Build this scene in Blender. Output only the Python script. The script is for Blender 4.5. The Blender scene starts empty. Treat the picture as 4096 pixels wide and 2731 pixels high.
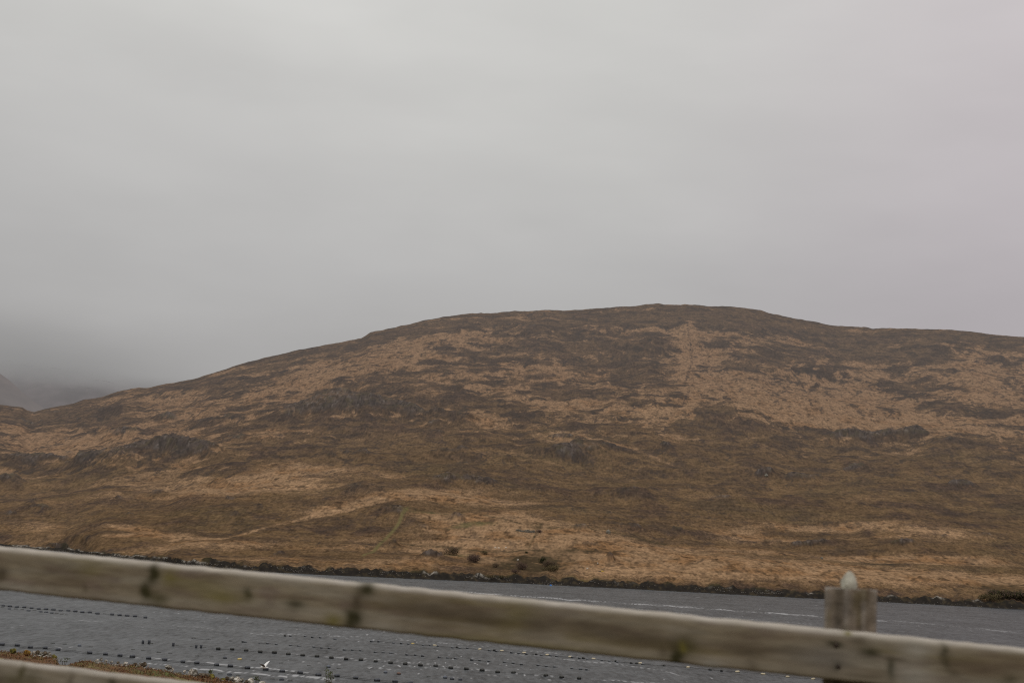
import bpy, bmesh, math, random
import numpy as np
from mathutils import Matrix, Vector
random.seed(7)
rng = np.random.default_rng(11)
S = bpy.context.scene
COL = S.collection
# ------------------------------------------------------------------ camera
EYE = 28.0
FPX = 50.0 / 36.0 * 4096.0
PITCH, ROLL = math.radians(7.65), math.radians(3.05)
MC = Matrix.Rotation(math.radians(90) + PITCH, 3, 'X') @ Matrix.Rotation(ROLL, 3, 'Z')
cd = bpy.data.cameras.new('camera')
cam = bpy.data.objects.new('camera', cd); COL.objects.link(cam)
cam.matrix_world = Matrix.Translation((0, 0, EYE)) @ MC.to_4x4()
cd.lens = 50; cd.sensor_width = 36; cd.sensor_fit = 'HORIZONTAL'
cd.clip_start = 0.05; cd.clip_end = 40000
cd.dof.use_dof = True; cd.dof.focus_distance = 500; cd.dof.aperture_fstop = 4.5
S.camera = cam
S.cycles.use_denoising = False; S.cycles.filter_width = 1.15
S.cycles.max_bounces = 4
S.view_settings.view_transform = 'Standard'; S.view_settings.look = 'None'; S.view_settings.exposure = 0

def ray(px, py):
    return MC @ Vector(((px - 2048) / FPX, (1365.5 - py) / FPX, -1.0))
def at_depth(px, py, d):
    v = ray(px, py); return Vector((0, 0, EYE)) + v * d
def at_water(px, py):
    v = ray(px, py); k = -EYE / v.z
    return Vector((v.x * k, v.y * k, 0.0))
def polar(px, py):
    v = ray(px, py); h = math.hypot(v.x, v.y)
    return math.atan2(v.x, v.y), v.z / h

# ------------------------------------------------------------------ noise
def _hash(ix, iy, seed):
    h = (ix.astype(np.int64) * 374761393 + iy.astype(np.int64) * 668265263 + seed * 1442695041) & 0xFFFFFFFF
    h = ((h ^ (h >> 13)) * 1274126177) & 0xFFFFFFFF
    return (h ^ (h >> 16)) & 0xFFFF
_ANG = np.arange(65536) * (2 * np.pi / 65536)
_CA, _SA = np.cos(_ANG).astype(np.float32), np.sin(_ANG).astype(np.float32)
def gnoise(x, y, seed=0):
    x = np.asarray(x, np.float32); y = np.asarray(y, np.float32)
    ix = np.floor(x).astype(np.int64); iy = np.floor(y).astype(np.int64)
    fx = x - ix; fy = y - iy
    u = fx * fx * fx * (fx * (fx * 6 - 15) + 10); v = fy * fy * fy * (fy * (fy * 6 - 15) + 10)
    def g(dx, dy):
        h = _hash(ix + dx, iy + dy, seed)
        return _CA[h] * (fx - dx) + _SA[h] * (fy - dy)
    a = g(0, 0); b = g(1, 0); c = g(0, 1); d = g(1, 1)
    a = a + u * (b - a); c = c + u * (d - c)
    return ((a + v * (c - a)) * 1.5).astype(np.float32)
def fbm(x, y, o=3, seed=0, gain=0.5):
    s = 0; a = 1.0; t = 0
    for k in range(o):
        s = s + a * gnoise(x * 2 ** k + 17.3 * k, y * 2 ** k - 9.1 * k, seed + k); t += a; a *= gain
    return s / t * 1.5
def ridged(x, y, o=3, seed=0):
    s = 0; a = 1.0; t = 0
    for k in range(o):
        s = s + a * (1 - np.abs(gnoise(x * 2 ** k, y * 2 ** k, seed + k)) * 1.6); t += a; a *= 0.55
    return s / t
def sst(a, b, x):
    t = np.clip((x - a) / (b - a), 0, 1); return t * t * (3 - 2 * t)
def lerp3(c, new, f):
    return c + (np.asarray(new, np.float32) - c) * f[..., None]

# ------------------------------------------------------------------ objects and tags
def tag(o, label=None, cat=None, group=None, kind=None):
    if label: o['label'] = label
    if cat: o['category'] = cat
    if group: o['group'] = group
    if kind: o['kind'] = kind
    return o
def link(name, mesh, mat=None, parent=None):
    o = bpy.data.objects.new(name, mesh); COL.objects.link(o)
    if mat and not mesh.materials: mesh.materials.append(mat)
    if parent: o.parent = parent
    return o
def empty(name, loc=(0, 0, 0), rz=0):
    o = bpy.data.objects.new(name, None); COL.objects.link(o)
    o.location = loc; o.rotation_euler = (0, 0, rz); o.empty_display_size = 0.2
    return o
def np_mesh(name, V, F, col=None, extra=None, smooth=True):
    V = np.asarray(V, np.float32).reshape(-1, 3); F = np.asarray(F, np.int32)
    n = F.shape[1]
    me = bpy.data.meshes.new(name)
    me.vertices.add(len(V)); me.vertices.foreach_set('co', V.ravel())
    me.loops.add(F.size); me.loops.foreach_set('vertex_index', F.ravel())
    me.polygons.add(len(F))
    me.polygons.foreach_set('loop_start', np.arange(0, F.size, n, dtype=np.int32))
    me.polygons.foreach_set('use_smooth', np.full(len(F), smooth))
    if col is not None:
        a = me.attributes.new('Col', 'FLOAT_COLOR', 'POINT')
        c = np.ones((len(V), 4), np.float32); c[:, :3] = np.asarray(col, np.float32).reshape(-1, 3)
        a.data.foreach_set('color', c.ravel())
    for k, arr in (extra or {}).items():
        a = me.attributes.new(k, 'FLOAT', 'POINT'); a.data.foreach_set('value', np.asarray(arr, np.float32).ravel())
    me.update(calc_edges=True); me.validate()
    return me
def grid_faces(nr, nc, close=False):
    i = np.arange(nr - 1)[:, None] * nc; j = np.arange(nc if close else nc - 1)[None, :]; j2 = (j + 1) % nc
    return np.stack([i + j, i + j2, i + nc + j2, i + nc + j], -1).reshape(-1, 4)

# ------------------------------------------------------------------ materials
def new_mat(name):
    m = bpy.data.materials.new(name); m.use_nodes = True
    nt = m.node_tree; nt.nodes.clear()
    return m, nt, nt.nodes, nt.links
def simple_mat(name, base, rough=0.8, var=0.3, scale=8, bump=0.2, attr=False, spec=0.3, detail=4, wet_shade=False):
    m, nt, N, L = new_mat(name)
    out = N.new('ShaderNodeOutputMaterial'); p = N.new('ShaderNodeBsdfPrincipled')
    p.inputs['Roughness'].default_value = rough; p.inputs['Specular IOR Level'].default_value = spec
    tc = N.new('ShaderNodeTexCoord'); nz = N.new('ShaderNodeTexNoise')
    nz.inputs['Scale'].default_value = scale; nz.inputs['Detail'].default_value = detail
    L.new(tc.outputs['Object'], nz.inputs['Vector'])
    mr = N.new('ShaderNodeMapRange'); mr.inputs[1].default_value = 0.3; mr.inputs[2].default_value = 0.7
    mr.inputs[3].default_value = 1 - var; mr.inputs[4].default_value = 1 + var
    L.new(nz.outputs['Fac'], mr.inputs[0])
    mx = N.new('ShaderNodeMix'); mx.data_type = 'RGBA'; mx.blend_type = 'MULTIPLY'; mx.inputs[0].default_value = 1
    if attr:
        at = N.new('ShaderNodeAttribute'); at.attribute_name = 'Col'; L.new(at.outputs['Color'], mx.inputs[6])
    else:
        mx.inputs[6].default_value = (*base, 1)
    if wet_shade:                                                  # wetness and underside shade painted in, darker toward the bottom
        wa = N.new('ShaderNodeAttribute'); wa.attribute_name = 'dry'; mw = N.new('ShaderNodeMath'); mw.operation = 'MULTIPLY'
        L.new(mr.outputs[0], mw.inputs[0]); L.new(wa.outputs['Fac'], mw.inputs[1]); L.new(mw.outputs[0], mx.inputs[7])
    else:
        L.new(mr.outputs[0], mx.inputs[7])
    L.new(mx.outputs[2], p.inputs['Base Color'])
    b = N.new('ShaderNodeBump'); b.inputs['Strength'].default_value = bump; b.inputs['Distance'].default_value = 0.05
    L.new(nz.outputs['Fac'], b.inputs['Height']); L.new(b.outputs[0], p.inputs['Normal'])
    L.new(p.outputs[0], out.inputs[0])
    return m

HAZE = (0.36, 0.35, 0.35)
def hazed_mat(name, bump_scale=0.35, bump=0.6):
    """earth and heather: colour from the plan map, thin mist from the mesh's own haze value"""
    m, nt, N, L = new_mat(name)
    out = N.new('ShaderNodeOutputMaterial'); p = N.new('ShaderNodeBsdfDiffuse')
    at = N.new('ShaderNodeAttribute'); at.attribute_name = 'Col'
    tc = N.new('ShaderNodeTexCoord'); nz = N.new('ShaderNodeTexNoise')
    nz.inputs['Scale'].default_value = bump_scale; nz.inputs['Detail'].default_value = 5
    mp = N.new('ShaderNodeMapping'); mp.inputs['Scale'].default_value = (1, 0.6, 1.6)
    L.new(tc.outputs['Object'], mp.inputs[0]); L.new(mp.outputs[0], nz.inputs['Vector'])
    mr = N.new('ShaderNodeMapRange'); mr.inputs[1].default_value = 0.3; mr.inputs[2].default_value = 0.7
    mr.inputs[3].default_value = 0.8; mr.inputs[4].default_value = 1.2; L.new(nz.outputs['Fac'], mr.inputs[0])
    mx = N.new('ShaderNodeMix'); mx.data_type = 'RGBA'; mx.blend_type = 'MULTIPLY'; mx.inputs[0].default_value = 1
    L.new(at.outputs['Color'], mx.inputs[6]); L.new(mr.outputs[0], mx.inputs[7]); L.new(mx.outputs[2], p.inputs['Color'])
    b = N.new('ShaderNodeBump'); b.inputs['Strength'].default_value = bump; b.inputs['Distance'].default_value = 0.6
    L.new(nz.outputs['Fac'], b.inputs['Height']); L.new(b.outputs[0], p.inputs['Normal'])
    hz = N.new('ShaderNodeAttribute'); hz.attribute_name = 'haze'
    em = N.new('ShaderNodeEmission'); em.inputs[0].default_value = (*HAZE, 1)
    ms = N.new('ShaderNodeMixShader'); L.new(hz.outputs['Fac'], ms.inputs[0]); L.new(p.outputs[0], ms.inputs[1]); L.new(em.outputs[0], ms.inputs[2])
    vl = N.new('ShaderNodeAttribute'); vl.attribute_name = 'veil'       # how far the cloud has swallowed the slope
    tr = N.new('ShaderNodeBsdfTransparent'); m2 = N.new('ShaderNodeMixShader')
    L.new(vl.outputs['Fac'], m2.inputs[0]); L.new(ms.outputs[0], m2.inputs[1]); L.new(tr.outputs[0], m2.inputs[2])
    L.new(m2.outputs[0], out.inputs[0])
    return m

# ------------------------------------------------------------------ world, sun
def build_world():
    w = bpy.data.worlds.new('World'); S.world = w; w.use_nodes = True
    nt = w.node_tree; N, L = nt.nodes, nt.links; N.clear()
    out = N.new('ShaderNodeOutputWorld')
    sky = N.new('ShaderNodeTexSky'); sky.sky_type = 'NISHITA'; sky.sun_disc = False
    sky.sun_elevation = math.radians(48); sky.sun_rotation = math.radians(200)
    hs = N.new('ShaderNodeHueSaturation'); hs.inputs['Saturation'].default_value = 0.25; L.new(sky.outputs[0], hs.inputs['Color'])
    b1 = N.new('ShaderNodeBackground'); b1.inputs[1].default_value = 0.08; L.new(hs.outputs[0], b1.inputs[0])
    tc = N.new('ShaderNodeTexCoord'); sp = N.new('ShaderNodeSeparateXYZ'); L.new(tc.outputs['Generated'], sp.inputs[0])
    mp = N.new('ShaderNodeMapping'); mp.inputs['Scale'].default_value = (1.6, 1.6, 4.2); mp.inputs['Rotation'].default_value = (0.15, -0.25, 0.4)
    L.new(tc.outputs['Generated'], mp.inputs[0])
    nz = N.new('ShaderNodeTexNoise'); nz.inputs['Scale'].default_value = 1.7; nz.inputs['Detail'].default_value = 4; nz.inputs['Roughness'].default_value = 0.45
    L.new(mp.outputs[0], nz.inputs['Vector'])
    def math_(op, a, b):
        n = N.new('ShaderNodeMath'); n.operation = op
        for k, v in enumerate((a, b)):
            if isinstance(v, (int, float)): n.inputs[k].default_value = v
            else: L.new(v, n.inputs[k])
        return n.outputs[0]
    h = math_('ADD', sp.outputs[2], math_('MULTIPLY', math_('SUBTRACT', nz.outputs['Fac'], 0.5), 0.20))
    rp = N.new('ShaderNodeValToRGB'); L.new(h, rp.inputs[0])
    e = rp.color_ramp.elements
    e[0].position = 0.0; e[0].color = (0.30, 0.295, 0.295, 1)
    e[1].position = 1.0; e[1].color = (1.25, 1.25, 1.24, 1)
    for pos, c in ((0.12, (0.41, 0.405, 0.405)), (0.18, (0.45, 0.447, 0.447)), (0.25, (0.52, 0.518, 0.514)), (0.36, (0.62, 0.62, 0.608)), (0.6, (0.95, 0.95, 0.94))):
        x = e.new(pos); x.color = (*c, 1)
    # heavier cloud low over the valley on the left, a violet cast to the right
    def ramp(src, a, b, c, d):
        n = N.new('ShaderNodeMapRange'); n.interpolation_type = 'SMOOTHSTEP'
        for k, v in zip((1, 2, 3, 4), (a, b, c, d)): n.inputs[k].default_value = v
        L.new(src, n.inputs[0]); return n.outputs[0]
    hz2 = math_('ADD', sp.outputs[2], math_('MULTIPLY', math_('SUBTRACT', nz.outputs['Fac'], 0.5), 0.06))
    low = ramp(hz2, 0.085, 0.145, 1.0, 0.0); left = ramp(sp.outputs[0], -0.33, -0.16, 1.0, 0.0)
    n2 = N.new('ShaderNodeTexNoise'); n2.inputs['Scale'].default_value = 3.2; n2.inputs['Detail'].default_value = 5; n2.inputs['Roughness'].default_value = 0.5
    mp2 = N.new('ShaderNodeMapping'); mp2.inputs['Scale'].default_value = (1.0, 1.0, 3.4); mp2.inputs['Rotation'].default_value = (0.0, 0.35, 0.2)
    L.new(tc.outputs['Generated'], mp2.inputs[0]); L.new(mp2.outputs[0], n2.inputs['Vector'])
    mott = ramp(n2.outputs['Fac'], 0.3, 0.7, 0.955, 1.045)
    dkf = math_('MULTIPLY', math_('SUBTRACT', 1.0, math_('MULTIPLY', math_('MULTIPLY', low, left), 0.30)), mott)
    mx = N.new('ShaderNodeMix'); mx.data_type = 'RGBA'; mx.blend_type = 'MULTIPLY'; mx.inputs[0].default_value = 1
    L.new(rp.outputs[0], mx.inputs[6]); cw = N.new('ShaderNodeCombineColor'); L.new(math_('MULTIPLY', dkf, 1.008), cw.inputs[0]); L.new(dkf, cw.inputs[1]); L.new(math_('MULTIPLY', dkf, .985), cw.inputs[2]); L.new(cw.outputs[0], mx.inputs[7])
    vr = N.new('ShaderNodeMapRange'); vr.interpolation_type = 'SMOOTHSTEP'; vr.inputs[1].default_value = 0.05; vr.inputs[2].default_value = 0.35; L.new(sp.outputs[0], vr.inputs[0])
    m2 = N.new('ShaderNodeMix'); m2.data_type = 'RGBA'; m2.blend_type = 'MULTIPLY'; m2.inputs[7].default_value = (0.975, 0.918, 0.968, 1)
    L.new(vr.outputs[0], m2.inputs[0]); L.new(mx.outputs[2], m2.inputs[6])
    b2 = N.new('ShaderNodeBackground'); b2.inputs[1].default_value = 1.0; L.new(m2.outputs[2], b2.inputs[0])
    ms = N.new('ShaderNodeMixShader'); ms.inputs[0].default_value = 0.94
    L.new(b1.outputs[0], ms.inputs[1]); L.new(b2.outputs[0], ms.inputs[2]); L.new(ms.outputs[0], out.inputs[0])
    sd = bpy.data.lights.new('sun', 'SUN'); sd.energy = 0.6; sd.angle = math.radians(35); sd.color = (1, 0.97, 0.92)
    so = bpy.data.objects.new('sun', sd); COL.objects.link(so)
    az, el = math.radians(200), math.radians(48)
    d = Vector((math.sin(az) * math.cos(el), math.cos(az) * math.cos(el), math.sin(el)))
    so.rotation_euler = d.to_track_quat('Z', 'Y').to_euler(); so.location = (0, -30, 60)
build_world()

# ------------------------------------------------------------------ the hill
SKYLINE = [(0,1620),(36,1622),(89,1629),(107,1641),(137,1647),(179,1635),(250,1623),(292,1614),(333,1599),(411,1588),(440,1576),(494,1560),(554,1550),(589,1552),(625,1543),(702,1529),(762,1519),(833,1497),(899,1477),(946,1460),(1012,1443),(1089,1424),(1190,1400),(1290,1382),(1400,1362),(1445,1352),(1483,1329),(1567,1311),(1638,1296),(1710,1278),(1781,1266),(1852,1256),(1924,1251),(1965,1254),(2061,1243),(2114,1245),(2186,1239),(2251,1243),(2352,1236),(2471,1227),(2543,1224),(2585,1217),(2632,1214),(2680,1220),(2739,1217),(2800,1221),(2845,1225),(2922,1225),(3041,1240),(3089,1255),(3184,1274),(3291,1293),(3321,1301),(3398,1306),(3464,1308),(3494,1314),(3541,1313),(3648,1314),(3797,1319),(3886,1325),(3958,1337),(4029,1343),(4096,1348)]
_sk = sorted(polar(*p) for p in SKYLINE)
SK_AZ = np.array([-1.0, -0.5] + [a for a, e in _sk] + [0.5, 1.0]); SK_EL = np.array([0.03, 0.07] + [e for a, e in _sk] + [0.11, 0.06])
SHORE = [(-300,2165),(0,2188),(252,2205),(400,2228),(660,2250),(735,2265),(1000,2284),(1500,2307),(2100,2333),(3100,2385),(4096,2436),(4500,2457)]
_sh = [at_water(*p) for p in SHORE]
SH_AZ = np.array([-1.0] + [math.atan2(p.x, p.y) for p in _sh] + [1.0]); SH_R = np.array([1250] + [math.hypot(p.x, p.y) for p in _sh] + [900])
PEXP, BANK = 1.22, 9.0
def shore_r(az): return np.interp(az, SH_AZ, SH_R)
def ridge_r(az): return 2080 + 160 * np.sin(az * 5 + 0.4) + 0 * az
def base_el_to_r(az, tel):
    rs = shore_r(az) + BANK; e0 = (4.0 - EYE) / rs; e1 = np.interp(az, SK_AZ, SK_EL)
    s = np.clip((tel - e0) / (e1 - e0), 0, 1); t = 1 - (1 - s) ** (1 / PEXP)
    return rs + t * (ridge_r(az) - rs)
def hill_hit(px, py):
    """display pixel (2352 wide) to plan position on the smooth hill: azimuth, range"""
    a, e = polar(px * 1.7415, py * 1.7415)
    return a, float(base_el_to_r(a, e))

az_f = np.linspace(-0.395, 0.395, 1560)
AZ = np.concatenate([np.linspace(-0.95, -0.4, 70), az_f, np.linspace(0.4, 0.95, 70)])
sv = np.linspace(0, 1, 880)
NB = 26; NF = 26
nc = len(AZ); nr = NB + len(sv) + NF
Rg = np.zeros((nr, nc)); Zg = np.zeros((nr, nc)); Tg = np.zeros((nr, nc))
rs0 = shore_r(AZ) + 5.0 * fbm(AZ * 60, AZ * 0, 4, 3)
rr = ridge_r(AZ); eR = np.interp(AZ, SK_AZ, SK_EL)
bk_h = 4.0 * (1 + 0.5 * fbm(AZ * 110, AZ * 0 + 5, 4, 9)) * np.interp(AZ, [-0.36, -0.30, -0.24, -0.2], [0.5, 0.6, 0.8, 1.0])
rb = shore_r(AZ) + BANK; B0 = 4.0
for i in range(NB):
    f = i / NB
    Rg[i] = (rs0 - 14) + (rb - rs0 + 14) * f
    d = (Rg[i] - rs0); Zg[i] = np.where(d < 0, d * 0.12, bk_h * sst(0, 1, d / (rb - rs0)))
e0 = (B0 - EYE) / rb
for i, s in enumerate(sv):
    t = 1 - (1 - s) ** (1 / PEXP)
    Rg[NB + i] = rb + t * (rr - rb); Tg[NB + i] = t
    Zg[NB + i] = EYE + Rg[NB + i] * (e0 + (eR - e0) * s) + (bk_h - B0) * (1 - sst(0, .035, t))
for i in range(NF):
    k = (i + 1) / NF
    Rg[NB + len(sv) + i] = rr + 700 * k ** 1.5; Tg[NB + len(sv) + i] = 1 + k
    Zg[NB + len(sv) + i] = (EYE + rr * eR) * (1 - 0.75 * k ** 2)
AZg = np.broadcast_to(AZ, Rg.shape)
X = (Rg * np.sin(AZg)).astype(np.float32); Y = (Rg * np.cos(AZg)).astype(np.float32); Rf = Rg.astype(np.float32)

class Blob:
    def __init__(s, px, py, rx, ry, slope=0.0):
        s.a, s.r = hill_hit(px, py)
        s.w = rx * 1.7415 * s.r / FPX
        r1 = hill_hit(px, py - ry)[1]; r2 = hill_hit(px, py + ry)[1]
        s.h = max(abs(r1 - r2) / 2, 3)
        tilt = slope + math.tan(ROLL) * 0
        r3 = hill_hit(px + rx, py + rx * tilt)[1]
        s.k = (r3 - s.r) / max(s.w, 1e-3)
    def ev(s, power=1.0):
        f = np.zeros(Rf.shape, np.float32); da = 2.6 * s.w / s.r
        j0, j1 = np.searchsorted(AZ, (s.a - da, s.a + da))
        if j1 > j0:
            u = ((AZ[j0:j1] - s.a) * s.r).astype(np.float32)[None, :]; v = (Rf[:, j0:j1] - np.float32(s.r)) - np.float32(s.k) * u
            f[:, j0:j1] = np.exp(-np.minimum((u / s.w) ** 2 + (v / s.h) ** 2, 30) * power)
        return f
def field(rows):
    f = np.zeros(Rf.shape, np.float32)
    for row in rows:
        f += row[-1] * Blob(*row[:-1]).ev()
    return f
def path_field(pts, rx, ry, wt, step=26):
    f = np.zeros(Rf.shape, np.float32)
    for (x0, y0), (x1, y1) in zip(pts[:-1], pts[1:]):
        n = max(1, int(math.hypot(x1 - x0, (y1 - y0) * 2.2) / step)); sl = (y1 - y0) / (x1 - x0) if abs(x1 - x0) > 8 else 0
        for k in range(n):
            t = (k + .5) / n
            f = np.maximum(f, Blob(x0 + (x1 - x0) * t, y0 + (y1 - y0) * t, rx, ry, max(-.6, min(.6, sl))).ev())
    return f * wt

# pale grass (+) and dark heather (-): centre x, y, half width, half height, slope, weight
PATCH = [
 (1800,935,230,38,.03,1.15),(1720,880,110,32,.05,.8),(2010,965,210,32,.03,.95),(2120,905,150,45,.05,.55),(2230,840,60,50,.1,.6),(2290,900,60,50,.1,.6),
 (1600,840,40,50,0,.75),(1800,785,150,14,.05,.45),(1690,800,70,16,.1,.4),(1980,870,60,40,-.2,.5),(1585,760,18,30,0,.5),
 (1020,790,150,26,-.22,.6),(820,838,160,22,-.25,.55),(700,880,140,20,-.2,.6),(560,908,120,14,-.15,.6),(450,948,50,12,-.1,.7),(350,935,60,8,-.2,.5),(250,925,50,8,-.2,.4),
 (1180,840,90,20,-.05,.4),(1250,870,120,12,0,.35),(1300,930,60,16,-.1,.75),(1270,968,70,10,0,.5),(1080,905,120,9,-.08,.45),(960,880,90,10,-.15,.45),(1420,880,90,10,0,.35),
 (1450,950,120,8,.05,.3),(1560,1000,60,14,.3,.5),
 (160,1030,130,26,-.02,1.0),(330,1008,110,9,0,.9),(60,1010,70,16,0,.35),(430,993,90,7,.02,.8),(270,1050,60,8,0,.4),
 (620,1095,95,22,-.05,1.0),(540,1125,110,22,-.1,.7),(430,1110,60,25,-.1,.4),(760,1085,70,10,.05,.45),(300,1130,90,22,-.1,.3),
 (1010,1150,130,11,.02,.95),(1150,1160,100,10,0,.6),(840,1158,110,9,-.1,.6),(1060,1135,110,10,0,.4),(900,1095,60,5,.02,.4),
 (1100,1195,150,14,.02,.75),(1120,1232,140,18,.05,.85),(1300,1255,190,26,.06,1.0),(1480,1290,200,24,.05,.9),(1200,1275,140,22,.05,.8),(1650,1315,230,18,.03,.95),(1950,1322,250,16,.03,.85),(2230,1335,160,14,.03,.7),
 (2050,1285,180,9,.05,.9),(1850,1205,120,9,.05,.55),(1700,1215,110,16,.1,.5),(1990,1210,110,7,.04,.6),(2150,1235,90,12,.06,.35),(2290,1145,50,7,.1,.4),(2180,1290,120,7,.05,.6),
 (1640,1140,70,12,.05,.5),(1760,1160,60,14,.1,.3),(1700,1260,170,12,.05,.35),
 (820,1235,70,14,-.05,.4),(950,1290,140,16,.06,.45),(650,1280,130,14,.05,.35),(1000,1255,70,12,.1,.4),(500,1240,160,10,-.02,.5),(350,1225,120,7,-.03,.7),
 (100,1215,90,10,-.05,.3),
 # heather
 (2050,1080,420,48,.05,-.95),(1650,1105,200,30,.05,-.5),(960,1010,230,26,.02,-1.0),(700,1030,180,20,.02,-.8),(1320,1085,360,26,.03,-.8),(1500,1160,180,20,.03,-.6),(1250,1145,130,8,.02,-.3),
 (1640,965,60,45,.1,-.9),(1700,985,110,20,.03,-.5),(2200,935,110,22,.12,-.7),(2100,880,70,14,.03,-.5),(1990,935,50,20,.2,-.6),(1750,832,75,16,.02,-.7),(1880,810,110,12,.08,-.5),(1960,790,80,25,.1,-.5),
 (2080,810,90,22,.05,-.6),(2200,780,110,14,.05,-.6),(1480,860,110,22,.03,-.45),(1330,800,160,20,-.03,-.45),(1100,750,140,14,-.08,-.5),(1500,730,220,14,0,-.7),(1750,735,160,16,.1,-.6),
 (860,900,120,12,-.1,-.4),(620,935,120,10,-.1,-.3),(450,1180,170,14,-.05,-.5),(250,1190,110,12,-.05,-.3),(700,1200,160,12,-.03,-.5),(760,1235,90,8,.0,-.3),(1450,1200,150,9,.03,-.7),(1700,1175,120,9,.03,-.4),
 (2150,1190,200,18,.05,-.6),(1060,1178,110,5,.02,-.5),(1000,1225,50,5,.05,-.4),(600,1215,140,8,-.03,-.4),(80,1060,90,10,0,-.3),(1230,1230,12,14,-.4,-.5),
 (560,1260,200,8,.05,-.3),(1415,1280,60,10,.02,-.45),(1100,1060,90,12,0,-.4),(30,960,60,14,.05,-.6),(200,960,110,12,0,-.6),
]
# rock: x, y, half width, half height, slope, rockiness, height in metres
ROCK = [
 (800,950,100,26,-.06,1.6,22),(700,962,70,12,-.1,.7,6),(975,952,50,12,.1,1.0,8),(290,1000,48,8,0,.9,5),(450,1048,60,14,-.02,1.15,9),(350,1054,62,12,-.08,1.1,8),(215,1072,75,10,-.03,.8,6),
 (50,1075,70,14,-.03,1.0,8),(20,1115,60,20,0,.7,6),(520,966,110,9,-.05,.65,4),(460,955,50,10,-.1,.4,4),(820,1046,60,9,0,.9,5),(1000,1042,85,7,.02,.55,4),(1310,1047,52,11,.05,.75,5),(1235,1066,40,8,0,.6,3),(1380,1048,45,12,.2,.5,5),
 (1030,1116,72,11,.02,1.2,7),(810,1135,45,7,-.1,.8,3),(1105,1118,30,6,0,.8,2),(2000,1010,80,8,-.03,.8,5),(2095,1005,48,11,.05,1.0,7),(2180,1022,35,6,.05,.8,3),(1740,1016,50,8,.05,.7,4),(1900,1015,50,8,-.08,.6,3),
 (1755,1090,22,9,0,1.2,4),(1860,1100,38,7,.02,.9,3),(2000,1112,70,9,.05,.6,3),(1500,1070,60,6,.03,.5,2),(370,1135,26,10,0,.9,4),(85,1172,34,8,-.1,.8,4),(25,1218,36,8,-.05,.9,5),(220,1140,60,9,-.1,.5,3),(140,1196,20,6,0,.8,3),
 (2075,1261,42,4,.03,1.0,2),(1870,1240,34,4,.02,.9,2),(1770,1230,26,3,.03,.8,1),(1870,1290,20,3,.03,.8,1),(700,1252,75,5,-.02,.75,1.5),(1690,1150,30,6,.03,.5,2),(600,1140,50,6,-.05,.5,2),(1240,1130,60,8,.02,.4,2),(1440,1130,60,9,.05,.5,3),
 (1200,770,160,16,-.05,.35,4),(1450,800,130,20,0,.35,5),(1130,760,100,14,-.1,.3,3),(1520,850,90,18,.02,.35,4),(1820,855,60,13,.02,.5,5),(2050,880,40,12,.1,.5,4),(2150,800,90,16,.05,.4,5),(2290,830,40,14,.2,.5,4),(1640,905,30,10,0,.3,2),(900,760,80,10,-.25,.3,2),(1880,875,14,20,-.5,.5,2),(1890,930,30,9,.1,.4,2),
 (260,945,60,8,-.1,.4,4),(160,935,40,6,-.1,.5,3),(40,945,60,10,.05,.6,5),(620,900,80,8,-.2,.25,2),(1290,985,90,8,.03,.35,2),(1450,1000,70,7,.03,.4,2),(1060,960,60,10,.02,.4,3),(1150,965,40,6,.02,.4,2),
]
_cr = random.Random(77)
for _ in range(70):
    ROCK.append((_cr.uniform(0, 2352), _cr.choice((_cr.uniform(1040, 1200), _cr.uniform(1180, 1300), _cr.uniform(940, 1060))), _cr.uniform(10, 34), _cr.uniform(2.5, 6), _cr.uniform(-.05, .08), _cr.uniform(.7, 1.1), _cr.uniform(.8, 2.6)))
bias = field(PATCH)
for pts, rx, ry, w in (
    ([(1578,745),(1585,800),(1575,850),(1600,890),(1585,950)], 17, 10, 1.15), ([(1900,825),(1865,860),(1840,890)], 14, 8, .8), ([(1590,960),(1600,1010)], 10, 8, .5),
    ([(245,1238),(520,1222),(720,1180),(940,1152)], 26, 3.5, .8), ([(1340,1010),(1480,1040),(1620,1075)], 24, 3.5, .8), ([(2080,1240),(1700,1225)], 20, 2.5, .3),
    ([(1840,1000),(1850,1050)], 10, 8, .6), ([(1000,1000),(1080,985),(1200,1005)], 22, 4, .5), ([(2260,790),(2210,850)], 14, 8, .6), ([(2060,790),(2110,860)], 10, 8, .4)):
    bias = np.maximum(bias, 0) * 1 + np.minimum(bias, 0) + path_field(pts, rx, ry, w)
rock = np.zeros(Rf.shape, np.float32); knoll = np.zeros(Rf.shape, np.float32)
for row in ROCK:
    b = Blob(row[0], row[1], row[2] * 1.12, row[3], row[4]); b.h = min(b.h, .62 * b.w + 4); b.r += .2 * b.h; b = b.ev(); rock += row[5] * b; knoll += row[6] * 1.5 * b
inner = (sst(0.0, 0.06, Tg) * (1 - sst(0.86, 0.99, Tg))).astype(np.float32)
land = (Tg > 0) | (np.arange(nr)[:, None] >= NB)
n1 = fbm(X / 210, Y / 240, 3, 21); n2 = fbm(X / 66 + n1 * .8, Y / 78, 4, 31); n3 = fbm(X / 17, Y / 24, 4, 41)
rg = ridged(X / 22 + n2, Y / 26, 4, 51)
soft0 = 1 - sst(.25, .5, Tg)
Z = Zg + inner * (7.5 * n1 + 3.8 * (1 - .6 * soft0) * n2 + 0.9 * (1 - .7 * soft0) * n3) + knoll * (0.75 + 0.5 * n2) * (1 - sst(.9, .99, Tg))
rockm = sst(0.42, 0.78, rock * (0.75 + 0.5 * n2) + 0.42 * (rg - .55) + 0.25 * n3)
Z += rockm * np.minimum(rock + .25, 1) * (3.0 * (rg - 0.5) + 1.2 * ridged(X / 7, Y / 9, 3, 61)) * np.minimum(inner + .15, 1)
Z += sst(0.95, 1.0, Tg) * 0.8 * fbm(X / 14, Y / 14, 3, 77)
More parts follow.
